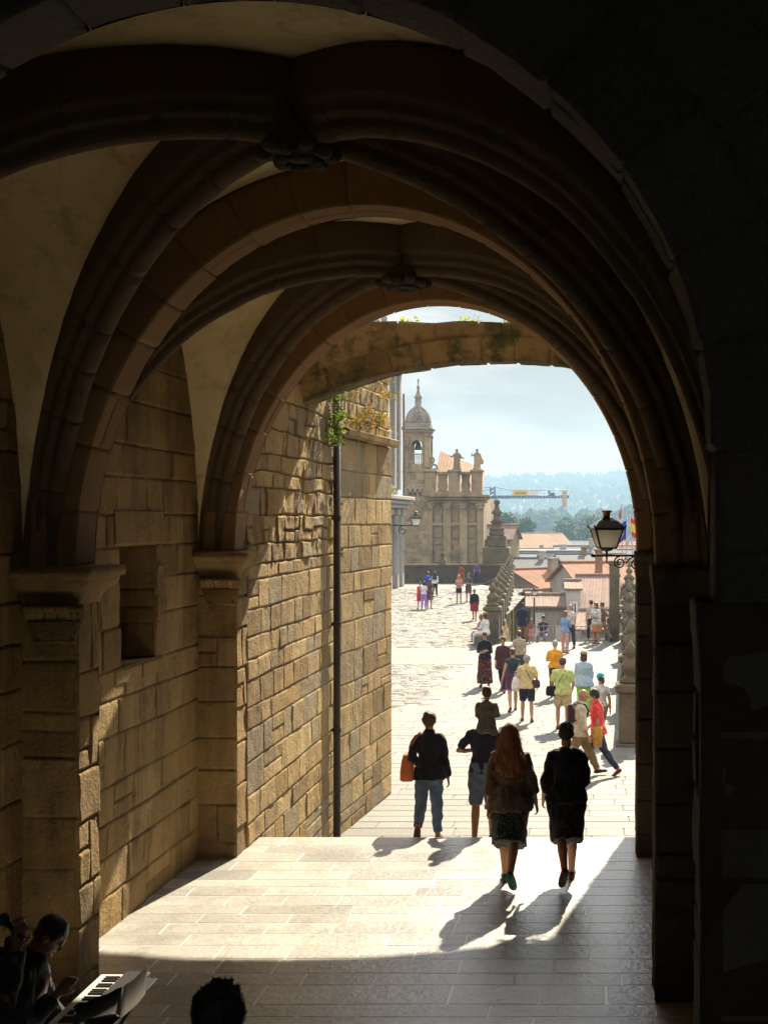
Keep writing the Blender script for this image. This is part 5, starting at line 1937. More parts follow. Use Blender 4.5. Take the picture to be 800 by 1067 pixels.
    m.bbox((-4.0, 56.55, -5.6), (1.2, 57.0, -5.25), .02)
    struct(m.build('landing_kerb', PSLAB))


# -------------------------------------------------------------- palace at the left
PALE = stone_mat('pale_palace_granite', [(0.315, 0.284, 0.246), (0.374, 0.344, 0.307), (0.337, 0.307, 0.270)], (0.187, 0.157, 0.128), .5, grain=10, big=.4, island=False)


def palace():
    B = thing('palace', 'pale stone palace front with pilasters and heavy cornice, seen edge on at the left', 'palace', (-15, 97, -5.25))
    m = MB()
    m.box((-30, 90, -5.3), (-15.25, 104, 14))
    m.build('wall', PALE, B)
    # stone pilasters on the plaza side and the portal
    for y in (90.6, 94, 97.4, 100.8, 103.4):
        m = MB()
        m.bbox((-15.26, y - .5, -5.25), (-14.75, y + .5, -4.2), .06)
        m.tube([V(-15.05, y, -4.2), V(-15.05, y, 0.2)], [.36, .31], seg=12)
        m.bbox((-15.3, y - .48, .2), (-14.65, y + .48, .75), .08)
        m.build('column', PALE, B, False)
        m = MB()
        m.bbox((-15.3, y - .4, 2.2), (-14.95, y + .4, 11.2), .05)
        m.build('pilaster', PALE, B)
    m = MB()
    for z, o_ in ((.75, .55), (1.05, .8), (1.35, 1.05)):
        m.bbox((-15.3, 89.9, z), (-15.0 + o_, 104.2, z + .29), .05)
    m.build('cornice', PALE, B)
    m = MB()
    for z, o_ in ((11.2, .4), (11.6, .7), (12.0, 1.0)):
        m.bbox((-15.3, 89.8, z), (-15.0 + o_, 104.3, z + .38), .05)
    for y in (90.5, 94.2):
        finial(m, V(-14.8, y, 12.4), 2.2, .4)
    m.build('top_cornice', PALE, B)
    m = MB()
    m.tube([V(-14.75, 103.6, 1.7), V(-14.75, 103.6, 9.6)], .09, seg=8)
    m.build('downpipe', plain_mat('red_brown_pipe', (.22, .1, .08), .5, .2), B, True)
    for y in (92.3, 95.7, 99.1, 102.2):
        m = MB()
        m.bbox((-15.27, y - .8, 3.2), (-15.1, y + .8, 6.6), .04)
        f = m.build('window', PALE, B)
        m = MB()
        m.box((-15.12, y - .55, 3.45), (-15.085, y + .55, 6.3))
        m.build('pane', WINGL, f)
    m = MB()
    leaf_clump(m, V(-14.3, 93.2, 1.95), .5, 160, .09)
    tag(m.build('cornice_weeds', leaf_mat('leaf_moss', [(0.2, 0.2, 0.05), (.3, .28, .08)])), 'yellow green weeds growing on the palace cornice', 'weeds')


WINGL = plain_mat('window_glass', (0.05, 0.065, 0.08), .12, .2, 1, 0, 10, .6)
TILE = stone_mat('clay_tile', [(0.262, 0.117, 0.063), (0.342, 0.166, 0.100), (0.306, 0.150, 0.091)], (0.145, 0.108, 0.082), .55, grain=8, big=.5, bump=.4)
TILE2 = stone_mat('faded_tile', [(0.241, 0.158, 0.121), (0.298, 0.204, 0.164), (0.263, 0.173, 0.138)], (0.122, 0.110, 0.103), .55, grain=8, big=.5, bump=.4)
TILE3 = stone_mat('pale_tile', [(0.343, 0.206, 0.123), (0.398, 0.254, 0.165)], (0.206, 0.151, 0.110), .5, grain=8, big=.4, bump=.4)
SLATE = stone_mat('grey_roof', [(0.13, 0.13, 0.14), (0.18, 0.18, 0.19)], (0.09, 0.09, 0.09), .4, grain=5, big=.3, bump=.3, island=False)
RENDERW = plain_mat('white_render', (0.464, 0.441, 0.397), .9, .14, .8, .2, 20, .1)
RENDERC = plain_mat('cream_render', (0.389, 0.344, 0.269), .9, .18, .7, .2, 20, .1)
RENDERS = stone_mat('rough_house_stone', [(0.34, 0.3, 0.24), (0.42, 0.38, 0.31)], (0.2, 0.17, 0.13), .5, grain=10, big=.5, island=False)
WFRAME = plain_mat('white_frame', (0.7, 0.68, 0.64), .6, .1)


def tiles(m, a, b, c, d, pitch=.17, amp=.02):
    """corrugated roof plane: a-b eave, d-c ridge"""
    a, b, c, d = map(Vector, (a, b, c, d))
    n = (b - a).cross(d - a).normalized()
    if n.z < 0:
        n = -n
    k = max(2, int((b - a).length / pitch))
    rows_n = max(2, int((d - a).length / .45))
    for i in range(k):
        s0, s1 = i / k, (i + 1) / k
        vs, fs = [], []
        for j in range(rows_n + 1):
            t = j / rows_n
            lift = n * rng.uniform(-.008, .012)
            e0, e1 = a.lerp(b, s0).lerp(d.lerp(c, s0), t), a.lerp(b, s1).lerp(d.lerp(c, s1), t)
            for q, h in ((0, 0), (.22, .75), (.5, 1), (.78, .75), (1, 0)):
                vs.append(e0.lerp(e1, q) + n * (amp * h) + lift)
        for j in range(rows_n):
            for q in range(4):
                fs.append((j * 5 + q, j * 5 + q + 1, j * 5 + 5 + q + 1, j * 5 + 5 + q))
        m.add(vs, fs)
    th = -n * .1
    m.add([a, b, c, d, a + th, b + th, c + th, d + th], [(0, 1, 2, 3), (4, 7, 6, 5), (0, 4, 5, 1), (1, 5, 6, 2), (2, 6, 7, 3), (3, 7, 4, 0)])


def house(label, c, size, rz, z0, ze, zr, wallm, roofm, wins=(), chim=(), axis='x', over=.3, kind='house', group=None, flat=False, pitch=.17, name='town_house', panem=None):
    """gabled house; c=(X,Y) centre, size=(w,d); ridge along local x or y; wins: (side, u0, z0, w, h)"""
    M = Matrix.Translation(V(c[0], c[1], 0)) @ Matrix.Rotation(R(rz), 4, 'Z')
    w, d = size[0] / 2, size[1] / 2
    H = thing(name, label, kind, V(c[0], c[1], z0), group)
    m = MB()
    m.box((-w, -d, z0), (w, d, ze), M)
    if not flat:
        if axis == 'x':
            g = [[V(s_ * w, -d, ze), V(s_ * w, d, ze), V(s_ * w, 0, zr)] for s_ in (-1, 1)]
        else:
            g = [[V(-w, s_ * d, ze), V(w, s_ * d, ze), V(0, s_ * d, zr)] for s_ in (-1, 1)]
        vs = [M @ p for q in g for p in q]
        m.add(vs, [(0, 1, 2), (3, 5, 4), (1, 4, 5, 2), (3, 0, 2, 5)])
    m.build('wall', wallm, H)
    m = MB()
    if flat:
        m.box((-w - .1, -d - .1, ze + .003), (w + .1, d + .1, ze + .25), M)
        m.box((-w + .2, -d + .2, ze + .25), (w - .2, d - .2, ze + .32), M)
    else:
        sl = (zr - ze)
        if axis == 'x':
            k = 1 + over / d
            for s_ in (-1, 1):
                q = [V(-w - over, s_ * d * k, zr - sl * k + .06), V(w + over, s_ * d * k, zr - sl * k + .06), V(w + over, 0, zr + .06), V(-w - over, 0, zr + .06)]
                tiles(m, *[M @ p for p in q], pitch=pitch, amp=pitch * .10)
            m.tube([M @ V(-w - over, 0, zr + .1), M @ V(w + over, 0, zr + .1)], .11, xref=(0, 0, 1), seg=8)
        else:
            k = 1 + over / w
            for s_ in (-1, 1):
                q = [V(s_ * w * k, -d - over, zr - sl * k + .06), V(s_ * w * k, d + over, zr - sl * k + .06), V(0, d + over, zr + .06), V(0, -d - over, zr + .06)]
                tiles(m, *[M @ p for p in q], pitch=pitch, amp=pitch * .10)
            m.tube([M @ V(0, -d - over, zr + .1), M @ V(0, d + over, zr + .1)], .11, xref=(0, 0, 1), seg=8)
    ro = m.build('roof', roofm, H)
    for (x, y, h, s_, cm) in chim:
        m = MB()
        zc = (ze if flat else zr - sl * (abs(y) / d if axis == 'x' else abs(x) / w)) - .1
        m.box((x - s_, y - s_, zc), (x + s_, y + s_, zc + h), M)
        m.box((x - s_ - .07, y - s_ - .07, zc + h + .002), (x + s_ + .07, y + s_ + .07, zc + h + .12), M)
        m.build('chimney', cm, ro)
    for (sd, u0, zz, ww, hh) in wins:
        if sd == 'f':
            B = lambda a, o_, z: M @ V(a, -d - o_, z)
        elif sd == 'l':
            B = lambda a, o_, z: M @ V(-w - o_, -a, z)
        elif sd == 'r':
            B = lambda a, o_, z: M @ V(w + o_, a, z)

        def bx(mm, a0, a1, o0, o1, b0, b1):
            vs = [B(a, o_, z) for z in (b0, b1) for o_ in (o0, o1) for a in (a0, a1)]
            mm.add(vs, [(0, 1, 3, 2), (4, 6, 7, 5), (0, 4, 5, 1), (2, 3, 7, 6), (0, 2, 6, 4), (1, 5, 7, 3)])
        m = MB()
        t = .09
        bx(m, u0, u0 + t, -.05, .06, zz, zz + hh)
        bx(m, u0 + ww - t, u0 + ww, -.05, .06, zz, zz + hh)
        bx(m, u0 + t + .002, u0 + ww - t - .002, -.05, .06, zz, zz + t)
        bx(m, u0 + t + .002, u0 + ww - t - .002, -.05, .06, zz + hh - t, zz + hh)
        bx(m, u0 + ww / 2 - .03, u0 + ww / 2 + .03, -.05, .045, zz + t + .002, zz + hh - t - .002)
        f = m.build('window', WFRAME, H)
        m = MB()
        bx(m, u0 + t, u0 + ww - t, -.04, .02, zz + t, zz + hh - t)
        m.build('pane', panem or WINGL, f)
    return H


def church():
    Y = 125.0
    B = thing('church', 'baroque stone church with domed belfry, balustraded roof edge and tiled nave', 'church', at(460, 590, Y))
    k = Y / F
    X = lambda px: (px - CX) * k
    Z = lambda py: (CY - py) * k
    m = MB()
    wall(m, (X(418), Y - .02), (1, 0), (0, -1), X(503.5) - X(418), -12, Z(519), (.38, .55), (.5, 1.1), amp=.02, sub=.5)
    m.box((X(418), Y, -16), (X(503.5), Y + 14, Z(518)))
    for x0, x1 in ((418, 424), (446, 451), (462, 470), (479, 487), (497, 504)):
        m.bbox((X(x0), Y - .35, -12), (X(x1), Y + .05, Z(523)), .05)
    m.build('wall', BROWNST, B)
    m = MB()
    for y_, o_ in ((524, .35), (521, .65), (518.2, .95)):
        m.bbox((X(446), Y - o_, Z(y_)), (X(504.5) + o_ * .6, Y + 1.3, Z(y_) + .235), .05)
    m.bbox((X(418), Y - .3, Z(548)), (X(504), Y + .1, Z(545)), .05)
    m.build('cornice', BROWNST, B)
    # balustrade of the roof edge
    for x in (449, 473.5, 497):
        m = MB()
        m.bbox((X(x) - .5, Y - .6, Z(518) + .06), (X(x) + .5, Y + .5, Z(492)), .06)
        m.bbox((X(x) - .62, Y - .7, Z(492)), (X(x) + .62, Y + .6, Z(489.5)), .06)
        m.build('pedestal', BROWNST, B)
    for a, b in ((449, 473.5), (473.5, 497)):
        m = MB()
        m.bbox((X(a) + .5, Y - .45, Z(494.5)), (X(b) - .5, Y + .3, Z(491.5)), .04)
        m.bbox((X(a) + .5, Y - .45, Z(517.5)), (X(b) - .5, Y + .3, Z(513)), .04)
        m.build('roof_rail', BROWNST, B)
        for j in range(6):
            xx = lerp(X(a) + .7, X(b) - .7, (j + .5) / 6)
            m = MB()
            zb, h = Z(513), Z(494.5) - Z(513)
            m.lathe((xx, Y - .08, zb), [(.13, 0), (.13, .08 * h), (.07, .14 * h), (.16, .36 * h), (.06, .68 * h), (.12, .88 * h), (.13, h)], 8)
            m.build('baluster', BROWNST, B, True)
    # nave roof
    m = MB()
    tiles(m, V(X(448), Y + .9, Z(511)), V(X(502), Y + .9, Z(514)), V(X(497), Y + 9, Z(486)), V(X(447), Y + 9, Z(465)), pitch=.3, amp=.05)
    m.build('roof', TILE3, B)
    # tower
    T = thing('belfry', 'square stone belfry with open arches, small dome and slim lantern', 'tower', at(433, 500, Y))
    cx, cy = X(433.7), Y + 1.3
    hw = X(447) - cx
    m = MB()
    wall(m, (cx - hw, Y - .28), (1, 0), (0, -1), 2 * hw, -12, Z(492.5), (.35, .5), (.4, .8), amp=.02, sub=.4)
    m.box((cx - hw, Y - .25, -12), (cx + hw, cy + 1.3, Z(492.5)))
    op, zs0, zs1 = .50, Z(464), Z(450)
    for sx in (-1, 1):
        for sy in (-1, 1):
            m.bbox((cx + sx * (hw - .33) - .33, cy + sy * (hw - .33) - .33, Z(489)), (cx + sx * (hw - .33) + .33, cy + sy * (hw - .33) + .33, zs1), .05)
            m.bbox((cx + sx * (hw - .2) - .26, cy + sy * (hw - .2) - .26, Z(487)), (cx + sx * (hw - .2) + .26, cy + sy * (hw - .2) + .26, Z(453)), .05)
            m.bbox((cx + sx * (hw - .2) - .32, cy + sy * (hw - .2) - .32, Z(455)), (cx + sx * (hw - .2) + .32, cy + sy * (hw - .2) + .32, Z(452.8)), .05)
    for an in range(4):
        M_ = Matrix.Translation(V(cx, cy, 0)) @ Matrix.Rotation(an * PI / 2, 4, 'Z')
        rows = []
        for i in range(13):
            th = PI * i / 12
            rows.append([M_ @ V(op * math.cos(th), -hw + .3, zs0 + op * math.sin(th)), M_ @ V(op * math.cos(th), -hw + .04, zs0 + op * math.sin(th)),
                         M_ @ V((hw - .3) * max(-1, min(1, math.cos(th) * 1.5)), -hw + .04, zs1), M_ @ V((hw - .3) * max(-1, min(1, math.cos(th) * 1.5)), -hw + .3, zs1)])
        m.grid(rows)
        for sx in (-1, 1):
            m.box((sx * (op + .1) - .11, -hw + .05, Z(489)), (sx * (op + .1) + .11, -hw + .3, zs0 + .02), M_)
        m.box((-op, -hw + .06, Z(489)), (op, -hw + .28, Z(483.5)), M_)
    m.bbox((cx - hw - .15, cy - hw - .15, Z(492.5)), (cx + hw + .15, cy + hw + .15, Z(490.8)), .05)
    m.bbox((cx - hw - .05, cy - hw - .05, Z(490.8)), (cx + hw + .05, cy + hw + .05, Z(488.9)), .05)
    m.build('stage', BROWNST, T)
    m = MB()
    for z0, z1, o_ in ((450, 447.5, .1), (447.5, 445, .28), (445, 440.5, .02)):
        m.bbox((cx - hw - o_, cy - hw - o_, Z(z0) + .002), (cx + hw + o_, cy + hw + o_, Z(z1)), .05)
    for sx in (-1, 1):
        finial(m, V(cx + sx * hw, cy - hw, Z(445)), .75, .16)
    m.build('entablature', GREYST, T)
    m = MB()
    prof = [(hw * .98 * math.cos(i * PI / 2 / 10), Z(440.6) + (Z(423) - Z(440.6)) * math.sin(i * PI / 2 / 10)) for i in range(10)]
    m.lathe((cx, cy, 0), prof, 16)
    for an in range(8):
        a = an * PI / 4 + PI / 8
        m.tube([V(cx + r * 1.02 * math.cos(a), cy + r * 1.02 * math.sin(a), z) for r, z in prof], [.09] * len(prof), xref=(-math.sin(a), math.cos(a), 0), seg=6)
    m.build('dome', GREYST, T, True)
    m = MB()
    m.lathe((cx, cy, 0), [(.42, Z(424.5)), (.45, Z(423)), (.32, Z(422)), (.29, Z(414)), (.40, Z(413)), (.28, Z(411)), (.14, Z(407)), (.10, Z(404)), (.18, Z(402.5)), (.06, Z(400)), (.05, Z(396.5)), (.11, Z(395.5)), (.08, Z(394)), (.02, Z(392.5))], 10)
    m.build('finial', GREYST, T, True)
    for i in range(5):
        m = MB()
        m.lathe((cx - .4 + i * .2, cy - hw + .12, Z(483.5)), [(.05, 0), (.06, .1), (.035, .3), (.055, .6), (.05, .9)], 8)
        m.build('baluster', TILE3, T, True)
    m = MB()
    m.box((cx - op, cy - hw + .08, Z(483.5) + .9), (cx + op, cy - hw + .2, Z(483.5) + 1.0))
    m.build('belfry_rail', TILE3, T)
    m = MB()
    m.lathe((cx, cy, Z(468)), [(.42, 0), (.36, .1), (.26, .4), (.2, .65), (.08, .78)], 12)
    m.tube([V(cx - .7, cy, Z(468) + .85), V(cx + .7, cy, Z(468) + .85)], .07, xref=(0, 1, 0), seg=6)
    m.build('bell', plain_mat('bronze', (.12, .11, .09), .5, .2, metal=.8), T, True)
    # tower base trim
    m = MB()
    for x in (425.5, 430.5, 435.5, 440.5):
        pts = [V(X(x) + .22 * math.cos(a), Y - .35, Z(513) + .42 * math.sin(a)) for a in [PI * i / 8 for i in range(9)]]
        m.tube(pts, .08, xref=(0, 1, 0), seg=6)
        m.box((X(x) - .3, Y - .4, Z(516)), (X(x) - .14, Y - .28, Z(513)))
        m.box((X(x) + .14, Y - .4, Z(516)), (X(x) + .3, Y - .28, Z(513)))
    m.build('arcade_trim', PALE, T)
    # window
    m = MB()
    x0, x1, z0, z1 = X(423.5), X(441), Z(592), Z(574.5)
    m.bbox((x0 - .25, Y - .12, z0 - .25), (x0, Y + .06, z1 + .25), .02)
    m.bbox((x1, Y - .12, z0 - .25), (x1 + .25, Y + .06, z1 + .25), .02)
    m.bbox((x0, Y - .118, z1), (x1, Y + .06, z1 + .25), .02)
    m.bbox((x0, Y - .118, z0 - .25), (x1, Y + .06, z0), .02)
    f = m.build('window', BROWNST, B)
    m = MB()
    m.box((x0, Y - .05, z0), (x1, Y - .01, z1))
    m.build('pane', plain_mat('pale_blind', (.2, .24, .26), .3, .25, 2), f)
    m = MB()
    for xx in (x0 + .05, (x0 + x1) / 2, x1 - .05):
        m.box((xx - .04, Y - .08, z0), (xx + .04, Y - .051, z1))
    m.box((x0 + .1, Y - .078, (z0 + z1) / 2 - .04), (x1 - .1, Y - .051, (z0 + z1) / 2 + .04))
    m.build('sash', plain_mat('dark_sash', (.08, .1, .1), .5, .1), f)
    # scroll beside the tower, panels and niches on the front
    m = MB()
    spiral(m, V(X(450.5), Y + .3, Z(487.5)), .52, 1.5, PI, V(1, 0, 0), .12)
    spiral(m, V(X(449), Y + .3, Z(479)), .34, 1.4, PI, V(1, 0, 0), .09)
    m.build('volute', BROWNST, T, True)
    for x0, x1, y0, y1 in ((452.5, 460.5, 560, 529), (471.5, 477.5, 560, 529), (488.5, 495.5, 560, 529), (452.5, 460.5, 586, 566), (488.5, 495.5, 586, 566), (426, 444, 545, 522)):
        m = MB()
        a_, b_, c_, d_ = X(x0), X(x1), Z(y0), Z(y1)
        for bx_ in (((a_, Y - .14, c_), (a_ + .1, Y - .03, d_)), ((b_ - .1, Y - .14, c_), (b_, Y - .03, d_)), ((a_ + .1, Y - .139, d_ - .1), (b_ - .1, Y - .03, d_)), ((a_ + .1, Y - .139, c_), (b_ - .1, Y - .03, c_ + .1))):
            m.bbox(bx_[0], bx_[1], .02)
        m.build('panel', BROWNST, B)
    for x_ in (421, 448.5, 466, 483, 500.5):
        m = MB()
        m.bbox((X(x_) - .42, Y - .5, Z(527.5)), (X(x_) + .42, Y - .04, Z(524.3)), .05)
        m.ell((X(x_), Y - .45, Z(529)), (.3, .12, .16), 8, 6)
        m.build('pilaster_capital', BROWNST, B)
    # statues of robed figures
    for px, lab, side in ((476.0, 'weathered stone statue with arms spread on the left roof pedestal', 1), (497, 'weathered stone statue holding a shield, on the corner roof pedestal', -1)):
        m = MB()
        x, zb, s = X(px), Z(489.5), 1.02
        m.tube([V(x, Y, zb), V(x, Y, zb + .7 * s), V(x + .02, Y, zb + 1.2 * s), V(x, Y - .02, zb + 1.5 * s), V(x, Y, zb + 1.62 * s)], [(.36, .3), (.3, .26), (.33, .24), (.3, .2), (.1, .1)], seg=10)
        m.ell((x, Y - .02, zb + 1.78 * s), (.14, .15, .18), 10, 8)
        m.box((x - .42, Y - .35, zb - .02), (x + .42, Y + .35, zb + .12))
        if side > 0:
            m.tube([V(x - .25, Y, zb + 1.42), V(x - .5, Y - .08, zb + 1.2), V(x - .72, Y - .2, zb + 1.3)], [.11, .09, .06], seg=7)
            m.tube([V(x + .25, Y, zb + 1.42), V(x + .48, Y - .08, zb + 1.08), V(x + .75, Y - .2, zb + 1.08)], [.11, .09, .06], seg=7)
        else:
            m.tube([V(x - .25, Y, zb + 1.42), V(x - .48, Y - .1, zb + 1.25), V(x - .5, Y - .2, zb + 1.62)], [.11, .09, .06], seg=7)
            m.tube([V(x + .25, Y, zb + 1.42), V(x + .42, Y - .08, zb + 1.0), V(x + .35, Y - .2, zb + .8)], [.11, .09, .07], seg=7)
            m.ell((x + .46, Y - .12, zb + .75), (.2, .08, .3), 10, 6)
        tag(link('statue', voxel(m, .05, 2), BROWNST), lab, 'statue', 'statues on the church roof edge')
    # parapet of the square with urn, obelisk on its house
    m = MB()
    wall(m, (-16.0, 108.4), (1, 0), (0, -1), 9.3, -5.3, -3.95, (.4, .5), (.8, 1.6), sub=.5, amp=.02)
    m.box((-16.0, 108.43, -9), (-6.7, 109.0, -3.95))
    m.bbox((-16.1, 108.3, -3.95), (-6.6, 109.1, -3.72), .04)
    tag(m.build('parapet', DARKST, None), 'dark stone parapet closing the far end of the square', 'parapet')
    p = at(461, 590, 108.7)
    m = MB()
    m.bbox((p.x - .28, 108.4, -3.72), (p.x + .28, 109.0, -3.35), .03)
    finial(m, V(p.x, 108.7, -3.35), 1.15, .24)
    tag(m.build('parapet_urn', LICHEN, None), 'stone urn finial on the far parapet before the church window', 'urn')
    O = thing('obelisk', 'stone obelisk with ball tip on a stepped base beside the church', 'obelisk', at(517, 590, 112))
    k2 = 112 / F
    x = (517.5 - CX) * k2
    z2 = lambda py: (CY - py) * k2
    m = MB()
    m.bbox((x - 1.1, 111, -12), (x + 1.1, 113.2, z2(570)), .08)
    m.bbox((x - .8, 111.3, z2(570)), (x + .8, 112.9, z2(558)), .08)
    m.bbox((x - .62, 111.5, z2(558)), (x + .62, 112.7, z2(553)), .08)
    m.build('base', LICHEN, O)
    m = MB()
    m.lathe((x, 112.1, 0), [(.6, z2(553)), (.68, z2(551)), (.42, z2(549)), (.46, z2(545)), (.62, z2(544)), (.32, z2(541)), (.3, z2(536)), (.52, z2(534.5)), (.26, z2(531)), (.2, z2(527.5)), (.14, z2(526.5)), (.26, z2(524.5)), (.28, z2(522.5)), (.16, z2(520.8)), (.02, z2(520))], 10)
    m.build('spire', LICHEN, O, True)


# ----------------------------------------------------------------------- town
def town():
    g = 'houses of the lower town'
    # nearest houses at the foot of the steps
    house('low stone house with white shutters right behind the railing', (-2.45, 73), (2.1, 4), 3, -14, -4.65, -4.25, RENDERS, TILE2,
          [('f', -.85, -6.9, .5, 1.9), ('f', .25, -6.6, .45, .9)], axis='x', group=g, panem=WFRAME)
    house('tall narrow cream house with a single gutter, touching the brown roof', (-1.22, 72.3), (.72, 3.2), 3, -14, -3.75, -3.45, RENDERW, TILE2, [('f', -.2, -5.6, .4, 1.2)], axis='x', group=g, over=.12)
    house('house with long brown tiled roof running behind the lamp bracket', (.15, 76.5), (2.0, 8), -2, -14, -4.75, -3.35, RENDERC, TILE2, [('f', -.7, -6.9, .5, 1.7), ('f', .2, -6.9, .5, 1.7)], axis='x', group=g)
    house('low brown roofed shop by the stone pillar', (.2, 67.5), (1.5, 5), -4, -14, -5.35, -4.7, RENDERC, TILE2, [('f', -.45, -7.2, .4, 1.4), ('f', .1, -7.2, .4, 1.4)], axis='x', group=g)
    house('house with big orange tiled roof and tall red chimney', (.75, 89), (5.6, 9), 15, -14, -4.3, -3.0, RENDERW, TILE,
          [('f', -2.4, -5.6, .6, .8), ('f', -1.3, -5.6, .6, .8), ('l', -1, -5.8, .7, 1.0)], [(-1.1, -2.1, 1.6, .2, TILE), (2.3, -.6, .9, .2, TILE)], axis='x', group=g)
    house('white walled house with plain red roof left of the red chimney', (-4.6, 104), (4.2, 8), 38, -16, -5.3, -4.0, RENDERW, TILE, [('f', -1.5, -7.2, .6, .9), ('r', -1, -7.4, .6, .9)], [(1.2, -.6, 1.1, .3, RENDERS)], axis='x', group=g)
    house('small white annex under the red roof', (-3.4, 92), (2.6, 5), 20, -14, -5.6, -5.0, RENDERW, TILE3, [('f', -.8, -6.9, .5, .8)], axis='x', group=g)
    house('stone house with tiled roof behind the obelisk', (-9.0, 129), (2.6, 4.5), -8, -16, -1.9, -.75, BROWNST, TILE2, [], axis='x', group=g)
    # middle distance: white blocks with flat or low roofs
    house('white block of flats with a dark window band', (-6.1, 170), (10, 9), 4, -24, -4.3, -3.6, RENDERW, SLATE, [('f', -4.6 + i * 1.15, -5.9, .8, 1.1) for i in range(8)], [(2, 0, 1, .4, RENDERW)], flat=True, group=g, kind='flats', name='block_of_flats')
    house('white house with row of small windows behind the balustrade tip', (-9.6, 160), (5, 8), -6, -24, -5.2, -4.3, RENDERW, SLATE, [('f', -2.1 + i * 1.0, -6.9, .6, 1.0) for i in range(4)], group=g)
    house('long mauve grey house above the orange roof', (-1.5, 185), (8, 9), 6, -24, -5.3, -3.9, RENDERC, SLATE, [('f', -3.4 + i * 1.4, -7.6, .7, 1.0) for i in range(5)], [(1, 0, 1.1, .35, RENDERC)], group=g)
    house('pale gabled house with grey roof in the middle of the town', (-4.8, 205), (9, 8), -14, -24, -6.2, -4.9, RENDERW, SLATE, [('f', -3.6 + i * 1.5, -8.0, .7, 1.0) for i in range(5)], group=g)
    house('grey roofed white house right of the gabled house', (1.8, 210), (8, 9), 10, -26, -6.3, -5.0, RENDERW, SLATE, [('f', -3.2 + i * 1.5, -8.0, .7, 1.0) for i in range(4)], group=g)
    house('broad building with pink tiled roof and pale gable', (-12.4, 280), (11.5, 13), 24, -30, -6.0, -3.2, RENDERC, TILE3, [('f', -5 + i * 2.2, -8.4, .9, 1.2) for i in range(5)], group=g, pitch=.4)
    house('long grey warehouse at the foot of the wooded hill', (-3.2, 330), (12, 14), -8, -34, -7.8, -5.6, RENDERC, SLATE, [('f', -5 + i * 2.4, -10.5, .9, 1.3) for i in range(5)], group=g, pitch=.5)
    house('small white house half hidden beyond the obelisk', (-20.5, 260), (8, 8), 12, -30, -6.2, -4.4, RENDERW, TILE2, [('f', -3 + i * 2, -8.4, .8, 1.1) for i in range(3)], group=g, pitch=.4)
    house('white house with blue grey roof just behind the red roofed one', (-6.0, 128), (4.6, 7), -12, -20, -4.9, -3.9, RENDERW, SLATE, [('f', -1.9 + i * 1.1, -6.4, .6, .9) for i in range(4)], [(1, 0, .8, .25, RENDERW)], group=g)
    house('narrow white house with grey roof right behind the red chimney', (-1.9, 132), (3.6, 7), 10, -20, -4.5, -3.6, RENDERW, SLATE, [('f', -1.5 + i * 1.0, -5.9, .55, .9) for i in range(3)], [(.8, 0, .8, .25, TILE)], group=g)
    house('cream house with brown roof just left of the lantern', (.9, 136), (3.8, 7), -8, -20, -4.7, -3.7, RENDERC, TILE2, [('f', -1.5 + i * 1.0, -6.1, .55, .9) for i in range(3)], [], group=g)
    rr = random.Random(4)
    cols = [('white', RENDERW), ('cream', RENDERC), ('weathered', RENDERS)]
    rf = [('grey', SLATE), ('brown', TILE2), ('pink', TILE3), ('red', TILE)]
    where = ['beside the grey warehouse', 'behind the pink roofed building', 'above the mauve house', 'right of the lantern', 'behind the lantern post', 'left in the far rows', 'below the hill', 'beyond the flats', 'at the right end of the far rows']
    spots = [(-26, 300), (8.5, 240), (12, 270), (17, 300), (5, 290), (-9, 245), (9, 350), (-18, 350), (-28, 240), (21, 250), (14, 205), (10, 165), (13, 130), (16, 100), (12, 84)]
    for i, (x, y) in enumerate(spots):
        cn, cm = cols[i % 3]
        rn, rm = rf[(i * 3 + i // 4) % 4]
        w = rr.uniform(6, 10)
        ze = -5.6 - y * .006 + rr.uniform(-.8, .6)
        zr = ze + rr.uniform(1.0, 1.9)
        house(f'{cn} far house with {rn} roof {where[i % 9]}' + (' in the second row' if i >= 9 else ''), (x, y), (w, rr.uniform(7, 10)), rr.uniform(-30, 30), -36, ze, zr, cm, rm, [('f', -w / 2 + .6 + j * 1.9, ze - 2.0, .8, 1.1) for j in range(int(w / 2))], [(rr.uniform(-2, 2), 0, 1.0, .35, cm)], group=g, pitch=.4)


